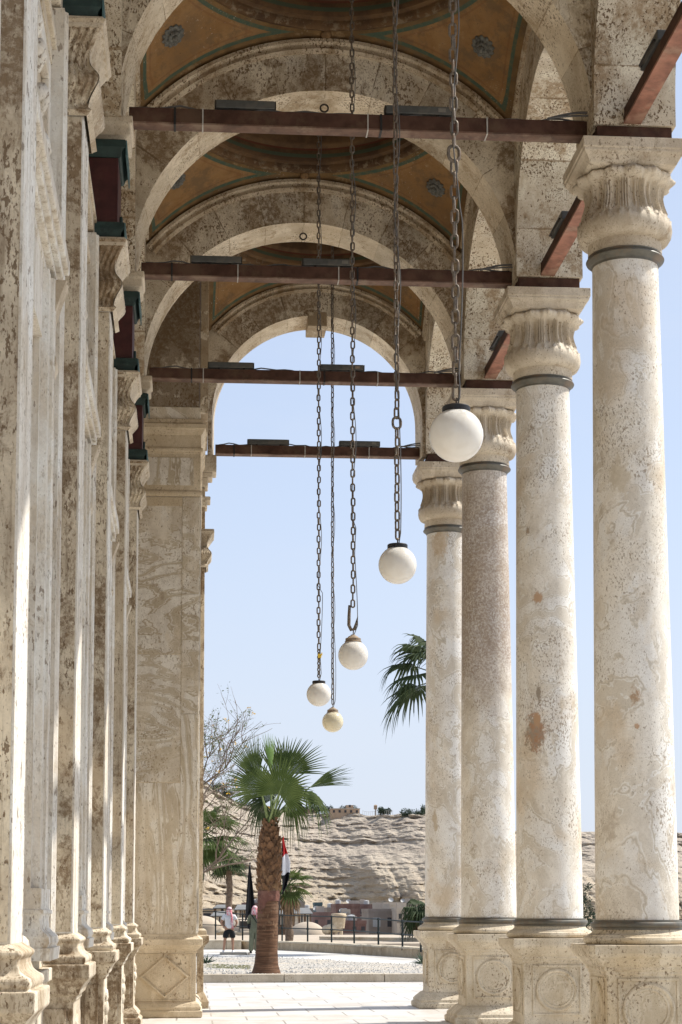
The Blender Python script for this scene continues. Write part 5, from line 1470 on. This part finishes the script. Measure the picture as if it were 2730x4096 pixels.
def dome(cx, cy, zb, rx, rz, label):
    d = MB(); prof = [(rx*math.cos(a), zb + rz*math.sin(a)) for a in [PI/2*k/16 for k in range(17)]]; prof[-1] = (.001, prof[-1][1]); prof.insert(0, (rx, zb - 6))
    d.lathe(prof, 48, cx, cy, cap=False)
    t = empty('plastered_dome', (cx, cy, zb), label, 'dome', 'sandy domes of the lower roofs'); d.build('shell', M['sandplaster'], t, smooth=True, angle=50)
    k = MB(); k.lathe([(rx + .12, zb - 6), (rx + .12, zb + .02), (rx + .02, zb + .06)], 48, cx, cy, cap=False); k.build('drum', M['sandplaster'], t, smooth=True, angle=40)
c = gy(705, 1322, 108); tp = gy(705, 1234, 108); e = gy(820, 1322, 108); dome(c.x, 108, c.z, e.x - c.x, tp.z - c.z, 'broad sandy dome just right of the shaggy palm trunk')
c = gy(300, 1300, 112); tp = gy(300, 1208, 112); dome(c.x, 112, c.z, 1.25, tp.z - c.z, 'sandy dome behind the two people')
c = gy(30, 1262, 116); tp = gy(30, 1195, 116); dome(c.x, 116, c.z, 1.3, tp.z - c.z, 'sandy dome at the left, beside the pier')
# strange weathered stone on legs
c = gy(870, 1300, 100); st = empty('carved_stone', (c.x, 100, c.z), 'weathered carved stone beast with a tall rough block on its back, behind the railing', 'sculpture')
b = MB(); z0_ = gy(870, 1318, 100).z
def blob(mb, p, r, sd, n=16, m=10):
    mb.grid(lambda i, j: tuple(Vector(p) + Vector((r[0]*math.cos(2*PI*i/n)*math.sin(PI*j/m), r[1]*math.sin(2*PI*i/n)*math.sin(PI*j/m), -r[2]*math.cos(PI*j/m)))*(1 + .18*noise.noise(Vector((i*.9 + sd, j*.9, sd))))), n, m, closed_u=True)
xa, xb_ = gy(812, 1280, 100).x, gy(925, 1280, 100).x; zm_ = gy(870, 1275, 100).z
blob(b, ((xa+xb_)/2, 100, zm_), ((xb_-xa)/2, .32, .24), 1); blob(b, (xa + .12, 100, zm_ - .08), (.26,.26,.24), 2)
b.build('body', M['rock'], st, smooth=True)
for xx in (xa + .12, xa + .35, xb_ - .35, xb_ - .08):
    l = MB(); l.tube([(xx, 100, zm_), (xx + .02, 100, (zm_+z0_)/2), (xx, 100, z0_ - .2)], [.12,.09,.13], 8); l.build('leg', M['rock'], st, smooth=True)
l = MB(); x_ = gy(903, 1225, 100).x; zt_ = gy(903, 1182, 100).z; l.lathe([(.30, zm_), (.34, zm_ + .2), (.36, zt_ - .25), (.42, zt_ - .12), (.38, zt_), (.001, zt_ + .02)], 16, x_, 100, rmod=lambda r, z, a: r*(1 + .14*noise.noise(Vector((math.cos(a)*3, math.sin(a)*3, z*7)))), cap=False); l.build('rough_block', M['rock'], st, smooth=True)
# kiosks: small timber rooms with low gabled roofs
def kiosk(x0, x1, yt, yb, Y, label, panels):
    a, c = gy(x0, yt, Y), gy(x1, yb, Y); zt, zb = a.z, c.z; w = c.x - a.x; t = empty('roof_kiosk', ((a.x+c.x)/2, Y, zb), label, 'kiosk', 'small timber kiosks with grey roofs')
    ze = zt - (zt - zb)*.36; D = 3.0
    b = MB(); b.box(a.x + w*.10, c.x - w*.06, Y, Y + D, zb - 3, ze + .02); wl_ = b.build('wall', M['kiosk_wall'], t)
    r = MB(); ov = .25; xr_ = a.x + w*.28
    for (zz, th) in ((0, .06),):
        # ridge along x, front slope towards the viewer
        P = [(a.x + w*.05, Y - .5, ze - .05), (c.x, Y - .5, ze - .05), (c.x - w*.10, Y + D/2, zt), (xr_, Y + D/2, zt), (a.x, Y + D/2 + .2, ze), (c.x, Y + D + .5, ze - .05), (a.x + w*.05, Y + D + .5, ze - .05)]
        for q in ((0,1,2,3),(5,6,3,2)): r.face([P[k] for k in q])
        r.face([(p_[0], p_[1], p_[2] - th) for p_ in (P[0], P[1], P[5], P[6])])
        r.face([P[0], P[1], (P[1][0], P[1][1], P[1][2] - th), (P[0][0], P[0][1], P[0][2] - th)])
    rf_ = r.build('roof', M['kiosk_roof'], t)
    g = MB(); g.face([(a.x + w*.05, Y - .5, ze - .1), (a.x + w*.05, Y + D + .5, ze - .1), (xr_, Y + D/2, zt - .02)]); g.face([(c.x, Y - .5, ze - .1), (c.x, Y + D + .5, ze - .1), (c.x - w*.10, Y + D/2, zt - .02)]); g.build('gable', M['kiosk_wall'], t)
    for k in range(panels):
        u0 = .22 + .74*k/panels; u1 = u0 + .74/panels*.62
        p = MB(); p.box(a.x + w*u0, a.x + w*u1, Y - .03, Y + .02, zb - .4, ze - .12); p.build('panel', M['kiosk_panel'], t)
    d = MB(); d.box(a.x + w*.50, a.x + w*.57, Y - .035, Y + .02, zb - .4, ze - .14); d.build('door', M['darkwin'], t)
kiosk(108, 232, 1126, 1172, 140, 'leftmost grey-roofed timber kiosk on the upper row', 2)
kiosk(92, 212, 1168, 1232, 128, 'grey-roofed timber kiosk low behind the man in the white shirt', 1)
kiosk(242, 345, 1126, 1200, 136, 'grey-roofed timber kiosk behind the black flag', 3)
kiosk(490, 575, 1126, 1168, 140, 'grey-roofed kiosk just right of the big palm trunk, upper of the two', 2)
kiosk(488, 570, 1162, 1215, 128, 'grey-roofed kiosk just right of the big palm trunk, lower of the two', 2)
kiosk(596, 738, 1146, 1232, 126, 'grey-roofed kiosk with pale panels above the broad dome', 3)
b = MB(); a_, c_ = gy(30, 1160, 150), gy(120, 1260, 150); t = empty('plastered_house', (a_.x, 150, c_.z), 'plain sandy house behind the left end of the railing', 'house')
b.box(a_.x - 2, c_.x, 150, 156, c_.z - 8, a_.z); b.build('wall', M['sandplaster'], t); b = MB(); b.box(a_.x + .3, a_.x + .9, 149.97, 150.1, c_.z + .4, c_.z + 1.0); b.build('window', M['darkwin'], t); b = MB(); b.box(a_.x - 2.1, c_.x + .1, 149.8, 156.2, a_.z, a_.z + .12); b.build('roof', M['kiosk_roof'], t)

def building(x0, x1, yt, yb, Y, D, mat, label, nw=3, nf=2, clutter=3, seed=0, wmat='darkwin', cat='building', grp='brick and concrete buildings of the lower city', drop=14):
    a, c = gy(x0, yt, Y), gy(x1, yb, Y); zt, zb = a.z, c.z; w = c.x - a.x; r = random.Random(seed)
    t = empty('city_building', ((a.x+c.x)/2, Y, zb), label, cat, grp)
    b = MB(); b.box(a.x, c.x, Y, Y + D, zb - drop, zt); wl_ = b.build('wall', mat, t)
    b = MB(); pw = .18
    for bx in ((a.x - .05, c.x + .05, Y - .05, Y + pw), (a.x - .05, c.x + .05, Y + D - pw, Y + D + .05), (a.x - .05, a.x + pw, Y + pw + .001, Y + D - pw - .001), (c.x - pw, c.x + .05, Y + pw + .001, Y + D - pw - .001)):
        b.box(bx[0], bx[1], bx[2], bx[3], zt - .02, zt + .38)
    b.build('parapet', mat, t)
    b = MB(); fh = (zt - zb)/nf
    for k in range(nf): b.box(a.x - .03, c.x + .03, Y - .04, Y + .1, zb + fh*k - .1, zb + fh*k + .12)
    b.build('floor_band', M['concrete'], t)
    for f in range(nf):
        for k in range(nw):
            if r.random() < .22: continue
            cx_ = a.x + w*(k + .5)/nw + r.uniform(-.1,.1); hw_ = min(.5, w/nw*.26); z0 = zb + fh*f + fh*.32; z1 = z0 + fh*.42
            o = MB(); o.box(cx_ - hw_, cx_ + hw_, Y - .015, Y + .12, z0, z1); wn = o.build('window', M['darkwin'] if r.random() < .75 else M['bluewin'], t)
            o = MB(); o.box(cx_ - hw_ - .07, cx_ + hw_ + .07, Y - .05, Y + .1, z0 - .10, z0 - .001); o.build('sill', M['concrete'], wn)
    for k in range(clutter):
        xx = r.uniform(a.x + .4, c.x - .9); yy = Y + r.uniform(.6, D - 1.2); typ = r.random(); o = MB()
        if typ < .4: o.box(xx, xx + r.uniform(.5,1.4), yy, yy + .9, zt, zt + r.uniform(.5,1.2)); o.build('roof_hut', M['concrete_pale'], t)
        elif typ < .75:
            o.lathe([(.001,0),(.18,.015),(.29,.06),(.35,.11)], 16, cap=False); o.xform(Matrix.Translation((xx, yy, zt + .7)) @ Matrix.Rotation(1.0, 4, 'X')); o.tube([(xx, yy, zt), (xx, yy, zt + .7)], .04, 5); o.build('satellite_dish', M['dish'], t, smooth=True)
        else: o.lathe([(.4, zt), (.4, zt + .9), (.001, zt + 1.0)], 12, xx, yy); o.build('water_tank', M['dish'], t, smooth=True, angle=40)
    return t
BL_ = [
 (885,1035,1138,1230,262,9,'brick','dull red brick block with a flat roof, above and right of the carved stone',3,1,3),
 (1030,1118,1140,1205,280,8,'brick_dark','mauve block behind and right of the dull red brick block',2,1,3),
 (1092,1275,1172,1310,232,10,'concrete','large grey-and-red block left of the pale tower house',2,1,2),
 (1210,1300,1130,1300,250,6,'concrete_pale','pale tower house with a small rooftop room',2,2,1),
 (1268,1345,1165,1310,226,6,'concrete_pale','pale house standing right of the large grey block',2,2,1),
 (745,862,1196,1300,200,7,'brick_dark','brownish-red block right of the panelled kiosk',3,1,4),
 (830,892,1160,1215,275,6,'concrete','small grey house between the panelled kiosk and the red block',2,1,2),
 (752,800,1128,1180,290,4,'petrol','petrol-blue rooftop shack standing alone above the roofs',1,1,0),
 (600,690,1122,1180,300,6,'concrete','dark grey house behind the panelled kiosk',2,1,4),
 (935,1075,1248,1310,205,6,'brick','low red house behind the railing left of the large grey block',3,1,4),
 (1300,1380,1130,1200,300,8,'concrete','grey house behind the drooping palm',2,1,2),
 (690,750,1165,1235,310,6,'concrete','narrow grey house left of the petrol-blue shack',2,1,2),
 (900,1000,1205,1252,225,6,'concrete','low grey roofs right of the carved stone, cluttered with dishes',2,1,6),
 (300,420,1128,1170,320,6,'brick_dark','mauve house behind the olive-clad person',2,1,3)]
for i, (x0, x1, yt, yb, Y, D, mt, lab, nw, nf, cl) in enumerate(BL_):
    building(x0, x1, yt, yb, Y, D, M[mt], lab, nw, nf, cl, seed=i*7 + 3)
# grey upper storey over red lower storey on the large block: a proud band of brick
a, c = gy(1092, 1235, 232), gy(1275, 1310, 232)

# ------------------------------------------------------------------ hill
def top_z(x):
    pts = [(-260,95),(-120,84),(-40,70),(5,59),(21,49.5),(47,45.2),(60,44.6),(78,43.6),(90,42.2),(104,39.0),(130,37.5),(172,38.4),(240,34),(420,22)]
    for (a, za), (b_, zb) in zip(pts, pts[1:]):
        if x <= b_: u = (x - a)/(b_ - a); return (za + (zb - za)*u - 1.4)*.895 + 1.4
    return pts[-1][1]
hb = MB(); NXh, NZh = 620, 330
rh = random.Random(77)
# bedding planes of the limestone (height fractions)
BED = [0.0, .10]
while BED[-1] < .985: BED.append(BED[-1] + rh.uniform(.025, .085))
BED[-1] = 1.0
def hill_pt(i, j):
    x = -90 + 370*i/NXh; t = j/NZh; tz = top_z(x) + 2.4*noise.noise(Vector((x*.035, 2, 0))) + 1.3*noise.noise(Vector((x*.15, 5, 0)))
    tt = min(1.0, t/.92); z = -10 + (tz + 10)*tt
    prom = 60*math.exp(-((x - 86 - 18*(1-tt))/23)**2) - 24*math.exp(-((x - 42)/18)**2) - 14*math.exp(-((x - 12)/14)**2) + 10*math.exp(-((x + 40)/40)**2) - 30*math.exp(-((x - 130)/22)**2)
    d = 575 - prom*(1 - .35*tt)
    tw = tt + .022*noise.noise(Vector((x*.014, 1.3, 0))) + .008*noise.noise(Vector((x*.06, 4.1, 0))) + .0025*noise.noise(Vector((x*.4, 2.2, 0)))
    tw = min(.9999, max(0, tw))
    scree = min(1, max(0, .42 + 1.7*noise.noise(Vector((x*.016 + tt*1.3, tt*2.0, 21)))))
    right = max(0, min(1, (x - 56 + 30*(tt - .3))/16))*max(0, 1 - max(0, tt - .34)/.36)       # tall cliff at the lower right
    for k in range(len(BED)-1):
        a, b_ = BED[k], BED[k+1]
        if tw <= a: break
        f = min(1.0, (tw - a)/(b_ - a))
        c = .42 + .80*noise.noise(Vector((x*.022, k*3.7, 3))) + .50*noise.noise(Vector((x*.085, k*5.1, 6))) + .35*noise.noise(Vector((x*.31, k*7.7, 9)))
        c = min(.86, max(0, c*(1 - .75*scree)*(1 - right) + right*.08))
        g = min(1.0, f/(1 - c))
        d += (165 - 78*right)*(b_ - a)*g
    g1 = abs(noise.noise(Vector((x*.12 + .6*noise.noise(Vector((x*.05, z*.08, 7))), z*.012, 9)))); g2 = abs(noise.noise(Vector((x*.33 + z*.02, z*.03, 3))))
    d += 21*(.28 - g1 - .45*g2)*(.10 + .90*right) 
    d += 5*noise.fractal(Vector((x*.035, z*.05, 2)), 1.0, 2.1, 4) + 2.3*noise.fractal(Vector((x*.26, z*.55, 8)), .75, 2.3, 5)
    if t > .92: d += (t - .92)/.08*500; z -= (t - .92)/.08*6
    return (x, d, z)
hb.grid(hill_pt, NXh, NZh)
tag(hb.build('hill', M['hill']), kind='structure')
def hilltop(px, py, Y=None):
    """point of the skyline under an image column"""
    best = None
    for k in range(60):
        Yq = 640 + 5*k; p = atY(px, py, Yq); i = (p.x + 90)/370*NXh
        if best is None or abs(Yq - hill_pt(i, int(NZh*.92))[1]) < best[0]: best = (abs(Yq - hill_pt(i, int(NZh*.92))[1]), p, hill_pt(i, int(NZh*.92)))
    return best[2]
# bushes and houses on the crest
def bush(px, py, w, h, label, seed, grp='dark trees on the hill crest', back=1):
    q = hilltop(px, py); Yb = q[1] + back; c = atY(px, py, Yb); r = random.Random(seed); W = w*Yb/FPX; Hh_ = h*Yb/FPX; zb = min(q[2], c.z - Hh_*.3) - .5
    t = empty('hill_tree', (c.x, Yb, zb), label, 'tree', grp)
    s = MB(); lv = MB(); n = max(3, int(W/2.2))
    for k in range(n):
        bx = c.x + W*((k + .5)/n - .5) + r.uniform(-.3,.3); hh = (c.z + Hh_/2 - zb)*r.uniform(.72,1.0)
        s.tube([(bx, Yb, zb - 1), (bx + r.uniform(-.2,.2), Yb, zb + hh*.6)], [.22,.1], 5)
        for m_ in range(330):
            u = Vector((r.gauss(0,1), r.gauss(0,1), r.gauss(0,.8))).normalized()*(r.random()**.4); p = Vector((bx + u.x*W/n*.75, Yb + u.y*1.8, zb + hh*.55 + u.z*hh*.47)); leafq(lv, p, r.uniform(.5,1.0), r)
    s.build('trunk', M['grey_bark'], t, smooth=True); lv.build('crown', M['bush'], t)
bush(1655, 3258, 96, 54, 'wide dark clump of trees on the crest left of the farthest column', 1)
bush(1702, 3250, 36, 64, 'tall dark tree on the crest touching the farthest column', 2)
bush(1300, 3234, 60, 34, 'low dark trees left of the tan house on the crest', 3)
bush(1240, 3230, 60, 24, 'dark trees behind the right side of the palm crown', 4)
bush(1538, 3240, 44, 30, 'small round tree right of the watch post on the crest', 5)
bush(985, 3228, 84, 62, 'bushy tree on the slope left of the palm crown', 6)
bush(1395, 3222, 66, 22, 'dark trees just behind the tan house on the crest', 7, back=6)
bush(880, 3150, 60, 40, 'hazy trees high on the crest at the left', 8)
bush(900, 3175, 60, 26, 'lower hazy trees on the crest at the left', 9)
def house(px0, px1, pt, pbm, label, seed, tower=None):
    q = hilltop((px0+px1)/2, pbm); Y = q[1] - .5; a, c = atY(px0, pt, Y), atY(px1, pbm, Y); t = empty('hill_house', ((a.x+c.x)/2, Y, c.z), label, 'house', 'tan houses on the hill crest')
    b = MB(); b.box(a.x, c.x, Y, Y + 7, c.z - 4, a.z); wl_ = b.build('wall', M['hill_house'], t)
    b = MB(); b.box(a.x - .2, c.x + .2, Y - .2, Y + 7.2, a.z + .001, a.z + .3); b.build('roof', M['concrete_pale'], t)
    n = max(2, int((c.x - a.x)/2.2))
    for k in range(n):
        x = a.x + (c.x - a.x)*(k + .5)/n; z = (a.z + c.z)/2; o = MB(); o.box(x - .42, x + .42, Y - .06, Y + .2, z - .45, z + .55); o.build('window', M['darkwin'], t)
    if tower:
        a2, c2_ = atY(tower[0], tower[2], Y), atY(tower[1], pt, Y); b = MB(); b.box(a2.x, c2_.x, Y + .5, Y + 6, a.z + .31, a2.z); b.build('upper_room', M['hill_house'], t)
        x = (a2.x + c2_.x)/2; o = MB(); o.box(x - .4, x + .4, Y + .44, Y + .7, a.z + .8, a.z + 1.7); o.build('window', M['darkwin'], t)
house(1325, 1440, 3236, 3256, 'tan flat-roofed house with an upper room on the crest', 1, (1386, 1415, 3220))
house(1210, 1265, 3238, 3256, 'low tan building on the crest right of the palm crown', 2)
q = hilltop(1503, 3258); Y = q[1]; c = atY(1503, 3258, Y); tp = atY(1503, 3222, Y); t = empty('watch_post', (c.x, Y, c.z), 'slim watch post standing on the crest right of the tan house', 'tower')
b = MB(); b.tube([(c.x, Y, c.z - 2), (c.x, Y, tp.z)], .22, 8); b.build('mast', M['concrete'], t); b = MB(); b.sqlathe([(.5, tp.z - 1.5), (.6, tp.z - 1.4), (.6, tp.z - .2), (.7, tp.z - .1), (.3, tp.z + .3)], c.x, Y); b.build('cabin', M['hill_house'], t)
fn = empty('crest_fence', (q[0], Y, q[2]), 'faint wire fence along the crest by the watch post', 'fence'); b = MB(); pts = []
for px in range(1452, 1580, 8):
    h = hilltop(px, 3260); p = atY(px, 3252, h[1]); b.tube([(p.x, h[1], h[2] - 1), (p.x, h[1], h[2] + 1.6)], .06, 4); pts.append((p.x, h[1], h[2] + 1.5))
b.tube(pts, .05, 4); b.build('posts_and_wire', M['dish'], fn)
# ------------------------------------------------------------------ light
EL, AZ = math.radians(53), math.radians(13)           # azimuth turned from +X towards +Y
sd = Vector((math.cos(EL)*math.cos(AZ), math.cos(EL)*math.sin(AZ), math.sin(EL)))
sun = bpy.data.lights.new('sun', 'SUN'); sun.energy = 4.0; sun.angle = math.radians(.55); sun.color = (1.0, .955, .88)
so = bpy.data.objects.new('sun', sun); COL.objects.link(so); so.location = (30, 10, 40)
so.rotation_euler = sd.to_track_quat('Z', 'Y').to_euler()
w = bpy.data.worlds.new('World'); SC.world = w; w.use_nodes = True
nt = w.node_tree; nt.nodes.clear(); N = NT(nt)
sky = N.n('ShaderNodeTexSky'); sky.sky_type = 'NISHITA'; sky.sun_disc = False
sky.sun_elevation = EL; sky.sun_rotation = PI/2 - AZ; sky.air_density = 1.0; sky.dust_density = 1.2; sky.ozone_density = 1.0
hs = N.n('ShaderNodeHueSaturation'); hs.inputs['Saturation'].default_value = .62; hs.inputs['Value'].default_value = .92
N.l(sky.outputs[0], hs.inputs['Color'])
bgn = N.n('ShaderNodeBackground'); bgn.inputs['Strength'].default_value = .13; dirv = N.n('ShaderNodeTexCoord').outputs['Generated']
cl = N.step(N.noise(N.mapv(dirv, scale=(1.2,1.2,5.0)), 3.0, 8, .62, .4), .46, .72)
skyc = N.mix(.6, hs.outputs[0], (2.6,3.18,4.35))
hz = N.math('MULTIPLY', N.step(N.sep(dirv)[2], .26, .02), .6)
skyc = N.mix(hz, skyc, (3.55,3.8,4.3))
N.l(N.mix(N.math('MULTIPLY', cl, .22), skyc, (3.6,3.9,4.4)), bgn.inputs[0])
wo = N.n('ShaderNodeOutputWorld'); N.l(bgn.outputs[0], wo.inputs[0])
vs = SC.view_settings; SC.display_settings.display_device = 'sRGB'
vs.view_transform = 'Standard'; vs.look = 'None'; vs.exposure = 0.72; vs.gamma = 1.0; vs.use_curve_mapping = False
cy = SC.cycles
cy.max_bounces = 10; cy.diffuse_bounces = 6; cy.glossy_bounces = 3; cy.transmission_bounces = 4; cy.transparent_max_bounces = 6
cy.use_denoising = True; cy.caustics_reflective = False; cy.caustics_refractive = False
